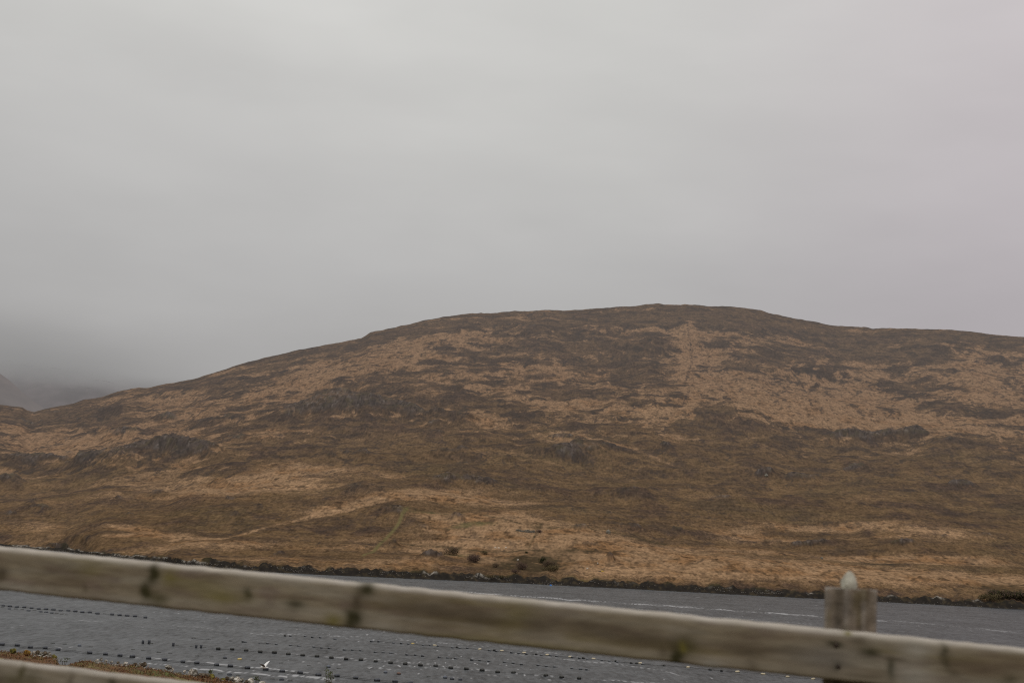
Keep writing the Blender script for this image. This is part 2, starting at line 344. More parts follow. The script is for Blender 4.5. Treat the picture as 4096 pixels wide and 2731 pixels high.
Z = np.where(np.arange(nr)[:, None] < NB, Zg + 0.5 * fbm(X / 5, Y / 3, 3, 71) * (Rf > shore_r(AZ) - 3), Z)
# slope toward the viewer's side and local roughness
dz = np.gradient(Z, axis=0) / np.maximum(np.gradient(Rg, axis=0), 0.05)
steep = sst(0.25, 0.9, dz - 0.16)
# colours
nA = fbm(X / 95 + 4, Y / 75, 4, 81); nB = fbm(X / 28, Y / 30, 4, 91); nC = fbm(X / 7, Y / 11, 3, 101); nD = gnoise(X / 1.7, Y / 4.5, 111) ; nE = fbm(X / 9, Y / 7, 4, 121)
up = sst(0.35, 0.7, Tg)
hum = fbm(X / 92 + .4 * nA, Y / 54, 4, 83); hum2 = fbm(X / 38 + .25 * nB, Y / 26, 5, 87, .58)
grain = rng.standard_normal(Rf.shape).astype(np.float32)
low_b = 1 - sst(.0, .3, Tg); soft = 1 - sst(.28, .5, Tg)
hum3 = fbm(X / 19, Y / 17, 3, 89)
m = bias * 1.0 - 0.72 * hum - 0.66 * hum2 - 0.30 * hum3 - 0.32 * n2 + 0.26 * nA + 0.12 * nC + .06 * nD + .05 * grain - 0.26 - 0.30 * steep - .35 * sst(.86, .98, Tg)
chan = 1 - np.abs(gnoise(X / 58 + .45 * nB, Y / 95 + .3 * nB, 241)) * 2.0
chan2 = 1 - np.abs(gnoise(X / 150 + .3 * nB, Y / 60 + .35 * nB, 247)) * 2.0
m = m + (.42 * sst(.72, .98, chan) + .38 * sst(.72, .98, chan2)) * sst(.15, .4, Tg) - .30 * sst(.12, .5, fbm(X / 15, Y / 26, 3, 251)) * sst(.2, .5, Tg) - .02
m_lo = bias * 1.35 - .20 * hum - .30 * hum2 - .12 * n2 + .26 * nA + .20 * nC + .08 * nD + .08 * grain - .20 - .25 * steep
tan = (sst(-0.04, 0.09, m) * (1 - soft) + sst(-.18, .42, m_lo) * soft); m = m * (1 - soft) + m_lo * soft
tan = tan * (.97 + .03 * soft) * (.82 + .18 * sst(0, .6, m))
tan = np.maximum(tan, .30 * sst(-.45, .1, m) * sst(-.1, .35, nE + .3 * grain))
tan *= 1 - 0.45 * sst(0.12, 0.4, nC + 0.5 * nD + .15 * grain - .35 * m)
heath = np.zeros(Rf.shape + (3,), np.float32) + np.float32([0.096, 0.061, 0.032])
heath = lerp3(heath, [0.128, 0.081, 0.041], sst(-.3, .5, nB + .5 * nA))
heath = lerp3(heath, [0.058, 0.038, 0.028], sst(0.0, .7, n2 + .5 * n3) * .8)
heath = lerp3(heath, [0.088, 0.066, 0.033], sst(.1, .6, fbm(X / 130 + 9, Y / 90, 3, 131)) * (1 - up) * .3)
heath = lerp3(heath, [0.078, 0.052, 0.037], up * .6)
heath = lerp3(heath, [0.048, 0.034, 0.026], sst(.0, .40, hum2 + .4 * hum + .35 * hum3 + .2 * steep) * (.75 - .3 * soft))
heath = lerp3(heath, [0.044, 0.030, 0.022], sst(.16, .7, dz - .2) * .55)
gold = np.zeros(Rf.shape + (3,), np.float32) + np.float32([0.236, 0.149, 0.083])
gold = lerp3(gold, [0.205, 0.116, 0.056], sst(-.2, .6, nB - .3 * nA)); gold = lerp3(gold, [0.285, 0.180, 0.100], sst(.1, .7, nA + .5 * nC) * .7)
gold = lerp3(gold, [0.200, 0.121, 0.070], up * .65)
col = heath + (gold - heath) * tan[..., None]
col *= (1 + .13 * grain)[..., None]
fine = gnoise(X / 2.6, Y / 8.0, 261) + .6 * gnoise(X / 1.3, Y / 4.5, 263)
col *= (1 + .15 * fine)[..., None]
stk = nE + .9 * nD + .25 * grain                                         # short dark seams along the contour
col *= (1 - 0.40 * sst(.2, .7, stk) + 0.16 * sst(.2, .7, -stk))[..., None]
col *= (1 - 0.45 * sst(.38, .62, nC + .4 * nB) * (tan > .15))[..., None]
fleck = sst(.30, .42, gnoise(X / 6, Y / 15, 265) + .35 * fine - .35 * hum - .2 * hum2) * (1 - tan)
col = lerp3(col, [0.185, 0.112, 0.058], fleck * .20)
tuft = sst(.34, .44, gnoise(X / 5, Y / 13, 267) + .35 * fine + .25 * nB) * tan
col = lerp3(col, [0.062, 0.042, 0.026], tuft * .5)
ledge = sst(.80, .90, 1 - np.abs(gnoise(X / 46 + .3 * nB, Y / 62 + .35 * nB + .2 * nC, 269)) * 2) * sst(.0, .25, fbm(X / 28, Y / 60, 3, 271)) * (.48 + .45 * sst(.25, .5, Tg))
col = lerp3(col, [0.036, 0.028, 0.023], np.clip(ledge * (.75 + .6 * fine), 0, .8))
# peat gullies
gul = path_field([(1578,745),(1590,830),(1570,880)], 3, 5, 1, 8) + path_field([(1582,905),(1570,935)], 4, 5, 1.1, 8) + path_field([(1690,950),(1720,1010)], 4, 5, .8, 8) + path_field([(1840,1010),(1835,1050)], 4, 5, .7, 8)
col = lerp3(col, [0.03, 0.022, 0.018], np.clip(gul * (0.5 + nD), 0, .8))
rcol = np.zeros(Rf.shape + (3,), np.float32) + np.float32([0.074, 0.058, 0.049])
cr = ridged(X / 6 + nB, Y / 16, 4, 141)
rcol = lerp3(rcol, [0.030, 0.024, 0.020], sst(.58, .74, cr + .25 * fine)); rcol = lerp3(rcol, [0.155, 0.132, 0.116], sst(.25, .6, fbm(X / 3.5, Y / 9, 3, 151)) * .7)
rcol = lerp3(rcol, [0.075, 0.060, 0.032], sst(0, .5, fbm(X / 11, Y / 9, 3, 161)) * .6)
col = col + (rcol - col) * (rockm * (0.72 + .25 * nC))[..., None]
sc_ = sst(.72, .95, ridged(X / 9, Y / 7, 3, 171) + .35 * n3) * sst(.0, .5, nA + .3) * (1 - tan) * .6
col = lerp3(col, [0.035, 0.028, 0.025], sc_)
# green field strips, old wall lines
grn = path_field([(935,1180),(900,1215),(835,1270)], 5, 4, 1, 9)
col = lerp3(col, [0.125, 0.105, 0.045], np.clip(grn * 1.0, 0, .85))
g2 = Blob(1085, 1212, 38, 3.4, .02).ev() + .5 * Blob(1000, 1184, 60, 2, .02).ev() + .4 * Blob(1330, 1330, 60, 5, .02).ev() + .5 * Blob(1040, 1262, 40, 5, .05).ev()
col = lerp3(col, [0.105, 0.095, 0.038], np.clip(g2 * (.8 + nC), 0, .55))
lines = path_field([(930,1178),(1100,1192),(1180,1213),(1240,1222),(1400,1230),(1560,1248)], 12, 1.2, .7, 14) + path_field([(870,1232),(1000,1240),(1130,1258),(1250,1265)], 12, 1.5, .8, 14) + path_field([(1700,1270),(1900,1284),(2060,1300)], 14, 1.2, .5, 14) + path_field([(1244,1215),(1215,1258)], 5, 3, .7, 8) + path_field([(1350,1267),(1450,1273),(1560,1290)], 12, 1.6, .5, 14)
col = lerp3(col, [0.045, 0.036, 0.020], np.clip(lines * (.75 + .8 * nC), 0, .7))
# scrubby hollow by the water, gorse bank at far right
scr = 1.3 * Blob(1225, 1290, 74, 20, 0).ev() + .8 * Blob(1330, 1270, 50, 4, .05).ev() + .8 * Blob(2310, 1352, 60, 9, .05).ev() + .8 * Blob(1092, 1277, 20, 7, 0).ev() + .6 * Blob(1250, 1300, 40, 14, .1).ev() + .5 * Blob(1030, 1258, 30, 7, .05).ev() + .5 * Blob(1150,1300,50,12,0).ev()
col = lerp3(col, [0.042, 0.032, 0.018], np.clip(scr * (.95 + .7 * nC + .3 * fine), 0, .9))
# waterside bank: black weed and rock, pale stones on its lip
d = Rf - (rs0[None, :]).astype(np.float32)
wl = sst(8.8, 7.0, d + 2.2 * fbm(X / 6, Y / 4, 3, 181)) * 1.0
bankc = np.zeros(Rf.shape + (3,), np.float32) + np.float32([0.022, 0.019, 0.016])
bankc = lerp3(bankc, [0.055, 0.043, 0.026], sst(.1, .6, fbm(X / 4, Y / 3, 3, 191)) * .7)
lip = 1.1 * np.exp(-((d - 6.6) / 1.0) ** 2) * sst(.15, .45, fbm(X / 22, Y * 0, 3, 201) + np.where(AZ < -0.2, .35, 0)) * sst(-.05, .3, gnoise(X / 1.6, Y / 1.5, 211) + .25)
bankc = lerp3(bankc, [0.26, 0.235, 0.20], np.clip(lip, 0, .85))
peb = sst(-0.30, -0.335, AZg) * sst(4, 1, d)
bankc = lerp3(bankc, [0.24, 0.22, 0.19], np.clip(peb, 0, 1) * sst(-.2, .4, gnoise(X / 1.2, Y / 1.5, 221)))
col = col + (bankc - col) * np.clip(wl, 0, 1)[..., None]
over = np.exp(-((d - 9.5) / 3.0) ** 2) * sst(.1, .5, fbm(X / 13, Y * 0 + 2, 3, 231))
col = lerp3(col, [0.035, 0.030, 0.016], np.clip(over, 0, .8))
col = np.clip(col, 0.006, 0.6)
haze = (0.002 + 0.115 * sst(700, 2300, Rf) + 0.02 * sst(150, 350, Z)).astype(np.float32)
HILL_Z = Z.astype(np.float32)
Vv = np.stack([X, Y, HILL_Z], -1)
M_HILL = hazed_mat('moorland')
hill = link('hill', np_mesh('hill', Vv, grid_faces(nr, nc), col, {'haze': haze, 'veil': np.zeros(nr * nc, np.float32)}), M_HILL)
tag(hill, kind='structure')

def hill_at(px, py):
    """source pixel to a point on the finished hill"""
    a, e = polar(px, py); j = int(np.argmin(abs(AZ - a)))
    ok = np.nonzero((HILL_Z[:, j] - EYE) / Rf[:, j] >= e)[0]
    i = ok[0] if len(ok) else 0
    return Vector((Rg[i, j] * math.sin(a), Rg[i, j] * math.cos(a), float(HILL_Z[i, j])))

# far mountains, half lost in cloud
def mountain(name, line, r0, depth, base_c, hz, seed, veil_lo, veil_hi, lowz):
    pl = sorted(polar(*p) for p in line)
    azs = np.linspace(pl[0][0], pl[-1][0], 320); el = np.interp(azs, [p[0] for p in pl], [p[1] for p in pl])
    k = np.linspace(0, 1.25, 150)[:, None]
    r = r0 + depth * k + 0 * azs
    zt = EYE + (r0 + depth) * el
    kk = np.minimum(k, 1)
    z = lowz + (zt - lowz) * (kk ** 1.1) - 900 * np.maximum(k - 1, 0) * 1.0
    x = r * np.sin(azs); y = r * np.cos(azs)
    ins = np.sin(np.pi * np.clip(k, 0, 1))
    z = z + ins * (40 * fbm(x / 500, y / 500, 4, seed)) + ins * 8 * fbm(x / 90, y / 90, 3, seed + 5)
    c = np.zeros(z.shape + (3,), np.float32) + np.float32(base_c)
    c *= (1 + .5 * fbm(x / 160, y / 260, 4, seed + 9))[..., None]
    v = sst(veil_lo, veil_hi, z + 35 * fbm(x / 700, z / 200, 3, seed + 13))
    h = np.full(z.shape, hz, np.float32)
    o = link(name, np_mesh(name, np.stack([x, y, z], -1), grid_faces(*z.shape), np.clip(c, .01, .5), {'haze': h, 'veil': v}), hazed_mat(name + '_cover', 0.02, .2))
    return tag(o, kind='structure')
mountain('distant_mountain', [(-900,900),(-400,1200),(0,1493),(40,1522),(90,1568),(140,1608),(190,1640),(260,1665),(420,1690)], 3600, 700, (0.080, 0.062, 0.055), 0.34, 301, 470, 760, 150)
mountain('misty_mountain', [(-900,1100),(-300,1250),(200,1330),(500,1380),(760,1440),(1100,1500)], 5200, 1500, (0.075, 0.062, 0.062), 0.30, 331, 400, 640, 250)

# ------------------------------------------------------------------ the water
aw = np.concatenate([np.linspace(-1.2, -0.42, 40), np.linspace(-0.4, 0.4, 1500), np.linspace(0.42, 1.2, 40)])
rw = np.concatenate([1 / np.linspace(1 / 1500, 1 / 1000, 20, endpoint=False), 1 / np.linspace(1 / 1000, 1 / 235, 620), np.linspace(230, 60, 30)])
RW, AW = np.meshgrid(rw, aw, indexing='ij'); xw = RW * np.sin(AW); yw = RW * np.cos(AW)
foam = np.zeros(RW.shape, np.float32)
def foam_line(pts, wpx, amt, brk):
    """drift line of foam: source-pixel polyline laid on the water plane"""
    global foam
    P = [at_water(*p) for p in pts]; a = [math.atan2(p.x, p.y) for p in P]; inv = [1 / math.hypot(p.x, p.y) for p in P]
    o = np.argsort(a); ia = np.interp(AW, np.array(a)[o], np.array(inv)[o], left=-1, right=-1)
    dpx = (1 / RW - ia) * EYE * FPX + 3.5 * fbm(xw / 9, yw * 0, 3, int(pts[0][0]) % 97)
    f = np.exp(-(dpx / wpx) ** 2) * (ia > 0) * sst(brk + .02, brk + .5, .6 * fbm(xw / 9, yw / 60, 2, int(pts[0][1]) % 89) + .8 * gnoise(xw / .8, yw / 5, int(pts[0][1]) % 83) + .08)
    foam = np.maximum(foam, f * amt * .62)
foam_line([(1500,2345),(2000,2377),(2300,2398),(2700,2424),(3300,2466),(3480,2478)], 2.2, .8, -.12)
foam_line([(3300,2468),(3600,2485),(4096,2530)], 2.0, .6, 0.0)
foam_line([(2200,2405),(2800,2458),(3300,2500)], 1.6, .35, .15)
foam_line([(2990,2660),(3300,2692)], 2.0, .4, 0.0)
foam_line([(560,2650),(750,2662),(790,2674),(860,2675),(905,2683),(960,2688),(1150,2706)], 2.4, .9, -.25)
foam_line([(500,2625),(700,2638),(840,2650),(960,2662),(1100,2676),(1300,2698)], 2.2, .75, -.1)
foam_line([(1000,2684),(1200,2702),(1400,2725)], 5, .7, .05)
foam_line([(1100,2612),(1200,2616),(1400,2634),(1700,2668),(2000,2702),(2300,2728)], 3, .5, .15)
foam_line([(1150,2638),(1300,2650),(1500,2668),(1650,2692),(1900,2715)], 3, .5, .2)
foam_line([(1350,2625),(1650,2648),(1900,2676),(2300,2712),(2700,2736)], 2.5, .55, .05)
foam_line([(2060,2610),(2250,2636),(2480,2655),(2650,2680),(2750,2708)], 2.2, .5, .1)
foam_line([(1150,2532),(1400,2545),(1650,2560),(2000,2588),(2400,2634)], 2.2, .45, .15)
foam_line([(1000,2532),(1240,2536)], 2.0, .5, .0)
foam_line([(0,2640),(240,2636),(300,2643),(560,2655)], 3, .35, .15)
foam_line([(300,2478),(700,2500),(1000,2530),(1200,2552)], 2.0, .3, .2)
foam_line([(160,2567),(250,2592),(290,2586)], 2.2, .6, .1)
sp = fbm(xw / 1.1, yw / 7.0, 2, 401) + .55 * fbm(xw / 60, yw / 90, 3, 411)
foam = np.maximum(foam, sst(1.05, 1.2, sp) * .45 * sst(1000, 300, RW))
sp2 = fbm(xw / 3.2 , yw / 11.0, 3, 421) + .5 * fbm(xw / 45, yw / 60, 3, 431)
foam = np.maximum(foam, sst(.98, 1.25, sp2) * .3)
zwv = 0.05 * fbm(xw / 3.0, yw / 4.0, 3, 441) + 0.04 * fbm(xw / 11, yw / 14, 2, 451)
zwv = zwv * (RW < 1000)
wave = .62 * fbm(xw / 1.3 + yw / 40, yw / 5.0, 4, 461, .6) + .22 * fbm(xw / 45, yw / 30, 3, 471) + .25 * fbm(xw / 7, yw / 16, 2, 481)
def water_mat():
    m, nt, N, L = new_mat('water')
    out = N.new('ShaderNodeOutputMaterial'); p = N.new('ShaderNodeBsdfPrincipled')
    p.inputs['Roughness'].default_value = 0.36; p.inputs['IOR'].default_value = 1.333
    wa = N.new('ShaderNodeAttribute'); wa.attribute_name = 'wave'
    rp = N.new('ShaderNodeValToRGB'); rp.color_ramp.elements[0].color = (0.004, 0.005, 0.006, 1); rp.color_ramp.elements[1].color = (0.055, 0.059, 0.063, 1)
    mr = N.new('ShaderNodeMapRange'); mr.inputs[1].default_value = -.7; mr.inputs[2].default_value = .7; L.new(wa.outputs['Fac'], mr.inputs[0]); L.new(mr.outputs[0], rp.inputs[0]); L.new(rp.outputs[0], p.inputs['Base Color'])
    sl = N.new('ShaderNodeMapRange'); sl.inputs[1].default_value = -.7; sl.inputs[2].default_value = .7; sl.inputs[3].default_value = .10; sl.inputs[4].default_value = .50; L.new(wa.outputs['Fac'], sl.inputs[0]); L.new(sl.outputs[0], p.inputs['Specular IOR Level'])
    tc = N.new('ShaderNodeTexCoord'); mp = N.new('ShaderNodeMapping'); mp.inputs['Scale'].default_value = (0.9, 0.45, 1); L.new(tc.outputs['Object'], mp.inputs[0])
    nz = N.new('ShaderNodeTexNoise'); nz.inputs['Scale'].default_value = 1.0; nz.inputs['Detail'].default_value = 2; nz.inputs['Roughness'].default_value = .5; L.new(mp.outputs[0], nz.inputs['Vector'])
    b = N.new('ShaderNodeBump'); b.inputs['Strength'].default_value = 0.6; b.inputs['Distance'].default_value = 0.45; L.new(nz.outputs['Fac'], b.inputs['Height']); L.new(b.outputs[0], p.inputs['Normal'])
    f = N.new('ShaderNodeAttribute'); f.attribute_name = 'foam'; d = N.new('ShaderNodeBsdfDiffuse'); d.inputs[0].default_value = (.55, .55, .55, 1)
    ms = N.new('ShaderNodeMixShader'); L.new(f.outputs['Fac'], ms.inputs[0]); L.new(p.outputs[0], ms.inputs[1]); L.new(d.outputs[0], ms.inputs[2]); L.new(ms.outputs[0], out.inputs[0])
    return m
water = link('water', np_mesh('water', np.stack([xw, yw, zwv], -1), grid_faces(*RW.shape)[:, ::-1], None, {'foam': np.clip(foam, 0, 1), 'wave': wave}), water_mat())
tag(water, kind='structure')

# ------------------------------------------------------------------ near bank
CREST = [(-400,2568),(0,2597),(60,2602),(110,2606),(160,2610),(200,2613),(225,2626),(238,2648),(268,2652),(285,2648),(310,2641),(350,2634),(390,2639),(450,2648),(510,2655),(560,2660),(610,2667),(660,2672),(700,2683),(740,2690),(800,2698),(850,2704),(900,2713),(960,2720),(1010,2729),(1060,2737),(1300,2772),(1700,2830),(2500,2930),(4096,3100),(4600,3150)]
_cr = sorted(polar(*p) for p in CREST)
CR_AZ = np.array([-1.3] + [a for a, e in _cr] + [1.3]); CR_EL = np.array([-.09] + [e for a, e in _cr] + [-.20])
RC = 85.0
an = np.concatenate([np.linspace(-1.2, -0.42, 50), np.linspace(-0.4, -0.1, 700), np.linspace(-0.099, 1.2, 160)])
rn = np.concatenate([np.linspace(3.2, 60, 60, endpoint=False), np.linspace(60, 92, 130, endpoint=False), np.linspace(92, 175, 40)])
RN, AN = np.meshgrid(rn, an, indexing='ij'); xn = RN * np.sin(AN); yn = RN * np.cos(AN)
ce = np.interp(AN, CR_AZ, CR_EL)
GZ0 = 26.35
def near_z(RN, AN, ce):
    zc = EYE + RC * ce - .10
    k = np.clip((RN - 3) / (RC - 3), 0, 1)
    z = GZ0 + (zc - GZ0) * (k ** 0.93) - 0.9 * np.sin(np.pi * k) ** 1.2
    return np.where(RN > RC, zc - (RN - RC) * 0.42 - 0.02 * (RN - RC) ** 1.3, z)
zn = near_z(RN, AN, ce)
wv = sst(20, 60, RN) * (1 - sst(80, 86, RN) * .6)
zn = zn + wv * (.22 * fbm(xn / 3, yn / 4, 4, 501) + .10 * fbm(xn / .7, yn / .9, 3, 511))
zn = np.maximum(zn, -1.5)
nc1 = fbm(xn / 2.2, yn / 2.6, 4, 521); nc2 = fbm(xn / .5, yn / .8, 3, 531)
cn = np.zeros(RN.shape + (3,), np.float32) + np.float32([0.115, 0.062, 0.030])
cn = lerp3(cn, [0.13, 0.105, 0.040], sst(.0, .4, nc1)); cn = lerp3(cn, [0.075, 0.085, 0.025], sst(.25, .6, fbm(xn / 3.3, yn / 3, 3, 541)) * .8)
cn = lerp3(cn, [0.055, 0.028, 0.016], sst(.0, .5, nc2) * .7)
ground = link('ground', np_mesh('ground', np.stack([xn, yn, zn], -1), grid_faces(*RN.shape)[:, ::-1], cn), simple_mat('bank_turf', (1, 1, 1), .95, .35, 6, .4, attr=True, spec=.1))
tag(ground, kind='structure')
# road verge that the fence stands in and the viewer stands on
gx, gy = np.meshgrid(np.linspace(-40, 40, 90), np.linspace(-30, 5.5, 60))
rr_ = np.hypot(gx, gy)
gz = GZ0 - .04 + .03 * fbm(gx / 1.2, gy / 1.2, 3, 551)
gc = np.zeros(gx.shape + (3,), np.float32) + np.float32([0.09, 0.085, 0.035]); gc = lerp3(gc, [0.12, 0.09, 0.05], sst(-.2, .4, fbm(gx / .6, gy / .6, 3, 561)))
gz = np.where(gy > 2.0, gz - .25 * sst(2.5, 5.5, gy), gz)
tag(link('grass_verge', np_mesh('grass_verge', np.stack([gx, gy, gz], -1), grid_faces(*gx.shape), gc), simple_mat('verge_turf', (1, 1, 1), .95, .35, 9, .5, attr=True, spec=.1)), kind='structure')

def bank_pt(px, py, r=RC):
    v = ray(px, py); h = math.hypot(v.x, v.y); k = r / h
    return Vector((v.x * k, v.y * k, EYE + v.z * k))
def bank_ground(x, y):
    a = math.atan2(x, y); r = math.hypot(x, y)
    i = min(np.searchsorted(rn, r), len(rn) - 1); j = min(np.searchsorted(an, a), len(an) - 1)
    return float(zn[i, j])

# dead bracken and grass: nobody could count the stems
def strands(name, n, sampler, cols, hmin, hmax, w, lean):
    V = []; F = []; C = []
    for k in range(n):
        x, y, sc = sampler()
        z = bank_ground(x, y) - .03
        a = random.uniform(0, 2 * math.pi); ln = random.uniform(hmin, hmax) * sc; be = random.uniform(*lean)
        dx, dy = math.cos(a), math.sin(a)
        c = random.choice(cols); f = random.uniform(.6, 1.35); c = [q * f for q in c]
        p0 = (x, y, z); p1 = (x + dx * ln * be * .45, y + dy * ln * be * .45, z + ln * .6); p2 = (x + dx * ln * be * 1.1, y + dy * ln * be * 1.1, z + ln * (1.0 - .45 * be))
        wx, wy = w * random.uniform(.6, 1.4), 0
        b = len(V)
        V += [(p0[0] - wx, p0[1], p0[2]), (p0[0] + wx, p0[1], p0[2]), (p1[0] + wx * .8, p1[1], p1[2]), (p1[0] - wx * .8, p1[1], p1[2]), (p2[0] + wx * .25, p2[1], p2[2]), (p2[0] - wx * .25, p2[1], p2[2])]
        F += [(b, b + 1, b + 2, b + 3), (b + 3, b + 2, b + 4, b + 5)]
        C += [[q * .6 for q in c]] * 2 + [c] * 4
    return np_mesh(name, V, F, C, smooth=False)
M_STR = simple_mat('dry_stems', (1, 1, 1), .9, .15, 3, 0, attr=True, spec=.15)
def samp_bracken():
    while True:
        px = random.uniform(-120, 1350); r = random.choice((random.uniform(62, 88), random.uniform(78, 86.5)))
        a = polar(px, 2650)[0]; x, y = r * math.sin(a), r * math.cos(a)
        q = float(gnoise(np.array([x / 2.4]), np.array([y / 2.4]), 601)[0])
        gap = 230 < px < 278
        if (q > -.18 or random.random() < .25) and not gap:
            return x, y, (.7 + .6 * max(0, q + .3)) * (1.0 if r < 85 else .8)
def samp_grass():
    px = random.uniform(-120, 1350); r = random.uniform(60, 88); a = polar(px, 2650)[0]
    return r * math.sin(a), r * math.cos(a), 1.0 if not 232 < px < 276 else .5
BR = [(.15, .060, .026), (.19, .088, .042), (.095, .042, .022), (.21, .115, .055), (.065, .032, .018)]
GR = [(.19, .15, .065), (.13, .12, .04), (.22, .17, .09), (.085, .095, .03), (.16, .10, .045)]
tag(link('bracken', strands('bracken', 7500, samp_bracken, BR, .10, .26, .011, (.3, 1.2)), M_STR), 'tangled rust brown dead bracken along the near bank', 'bracken', kind='stuff')
tag(link('grass', strands('grass', 5000, samp_grass, GR, .10, .26, .009, (.2, .9)), M_STR), 'dry straw and green grass between stones on the near bank', 'grass', kind='stuff')

def rock_mesh(name, sx, sy, sz, seed, sub=3, rough=.28):
    bm = bmesh.new(); bmesh.ops.create_icosphere(bm, subdivisions=sub, radius=1)
    r_ = random.Random(seed); off = Vector((r_.uniform(-50, 50), r_.uniform(-50, 50), r_.uniform(-50, 50)))
    from mathutils import noise as mn
    for v in bm.verts:
        p = v.co.copy()
        k = 1 + rough * (mn.noise(p * 1.1 + off) * 1.3 + .5 * mn.noise(p * 2.7 + off) + .25 * mn.noise(p * 6 + off))
        cell = mn.cell(p * 1.6 + off) - .5
        v.co = p * (k + cell * rough * .22)
        v.co = Vector((v.co.x * sx, v.co.y * sy, v.co.z * sz))
    me = bpy.data.meshes.new(name); bm.to_mesh(me); bm.free()
    return me
def stone_mat(name, a, b, c, t1=.5):
    m, nt, N, L = new_mat(name)
    out = N.new('ShaderNodeOutputMaterial'); p = N.new('ShaderNodeBsdfPrincipled'); p.inputs['Roughness'].default_value = .9; p.inputs['Specular IOR Level'].default_value = .15
    tc = N.new('ShaderNodeTexCoord'); nz = N.new('ShaderNodeTexNoise'); nz.inputs['Scale'].default_value = 7; nz.inputs['Detail'].default_value = 6; L.new(tc.outputs['Object'], nz.inputs['Vector'])
    rp = N.new('ShaderNodeValToRGB'); e = rp.color_ramp.elements
    e[0].position = .36; e[0].color = (*a, 1); e[1].position = .64; e[1].color = (*c, 1); x = e.new(t1); x.color = (*b, 1)
    L.new(nz.outputs['Fac'], rp.inputs[0]); L.new(rp.outputs[0], p.inputs['Base Color'])
    bp = N.new('ShaderNodeBump'); bp.inputs['Strength'].default_value = .5; bp.inputs['Distance'].default_value = .03; L.new(nz.outputs['Fac'], bp.inputs['Height']); L.new(bp.outputs[0], p.inputs['Normal'])
    L.new(p.outputs[0], out.inputs[0]); return m
SM = {'shore': stone_mat('shore_stone', (.05, .045, .04), (.16, .145, .125), (.30, .275, .24)), 'white': stone_mat('pale_lichen_stone', (.12, .10, .07), (.36, .33, .28), (.58, .55, .48)), 'grey': stone_mat('grey_stone', (.05, .045, .035), (.15, .135, .11), (.36, .34, .29)),
      'brown': stone_mat('brown_stone', (.035, .025, .016), (.075, .055, .035), (.16, .13, .09)), 'moss': stone_mat('mossy_stone', (.03, .028, .012), (.10, .085, .018), (.19, .16, .035)), 'rust': stone_mat('ochre_moss', (.07, .035, .012), (.16, .085, .018), (.22, .14, .03))}
STONES = [  # px, py, width, height, look, label
 (52,2601,22,12,'moss','yellow green moss hummock left of the ochre one on the near bank'),(108,2608,22,13,'rust','ochre moss hummock beside two white stones on the near bank'),
 (124,2611,8,7,'white','smaller lower of the two white stones beside the ochre moss'),(137,2608,10,9,'white','taller white stone beside the ochre moss on the near bank'),
 (151,2607,15,9,'brown','brown stone just right of the two white stones on the bank'),(166,2612,15,10,'grey','grey stone in the leftmost rubble heap, between two brown stones'),(180,2611,14,11,'brown','dark brown stone topping the leftmost rubble heap of the bank'),
 (196,2614,14,13,'grey','lichen grey stone near the right end of the leftmost rubble heap'),(212,2627,24,14,'moss','mossy stone at the right end of the leftmost rubble heap, above the gap'),
 (391,2638,9,6,'white','small white stone right of the red bracken mound'),(405,2635,10,8,'grey','first grey stone right of the small white stone past the bracken mound'),(424,2641,9,6,'white','small white stone on the wall line above the green grass'),
 (447,2645,10,6,'grey','small grey stone on the wall line, left of the brown one'),(472,2648,10,6,'brown','small brown stone midway along the wall line'),(502,2651,13,7,'white','pale stone midway along the wall line'),
 (540,2656,20,9,'brown','wide brown stone on the wall line above the mossy boulder'),(561,2656,12,11,'grey','grey upright stone on the wall line above the mossy boulder'),(577,2654,17,12,'brown','brown stone at the top of the wall line right of the mossy boulder'),
 (535,2670,34,14,'moss','green mossy boulder in front of the wall line'),(675,2665,22,11,'grey','broad grey stone standing above the bracken, left of the small white stones'),
 (690,2677,11,9,'white','white stone half sunk in bracken below the broad grey stone'),(738,2684,11,8,'white','white stone left of the tall pale boulder'),
 (765,2685,19,17,'white','tall pale boulder leaning on the grey lichen boulder'),(781,2693,21,22,'grey','grey lichen boulder, tallest on the bank, beside the pale one'),
 (815,2701,40,17,'brown','long brown mossy boulder right of the tallest grey boulder'),(848,2704,24,15,'moss','mossy boulder at the foot of the middle leafy sprig'),
 (893,2716,18,9,'moss','low moss cushion between the middle sprig and the dark stone'),(908,2711,16,10,'brown','dark brown stone left of the large white boulder'),(927,2711,19,11,'grey','grey stone touching the left of the large white boulder'),
 (948,2716,28,15,'white','large white boulder near the lower right end of the bank'),(968,2718,15,9,'grey','grey stone at the right foot of the large white boulder'),(987,2724,16,10,'brown','brown stone between the large white boulder and the last pale ones'),
 (1003,2720,22,15,'white','pale pitted boulder left of the right small sprig'),(1050,2730,24,9,'white','low white stone right of the right small sprig, last on the bank')]
for k, (px, py, w_, h_, look, lab) in enumerate(STONES):
    p = bank_pt(px, py - .5, RC - 1.6); sc = RC / FPX
    o = link('moss_hummock' if 'hummock' in lab or 'cushion' in lab else 'stone', rock_mesh('stone', w_ * sc * .60, w_ * sc * .5, h_ * sc * .8, 900 + k), SM[look])
    o.location = p - Vector((0, 0, h_ * sc * .12)); o.rotation_euler = (random.uniform(-.2, .2), random.uniform(-.25, .25), random.uniform(0, 6))
    tag(o, lab, 'moss' if 'hummock' in lab or 'cushion' in lab else 'stone', 'stones along the near bank')
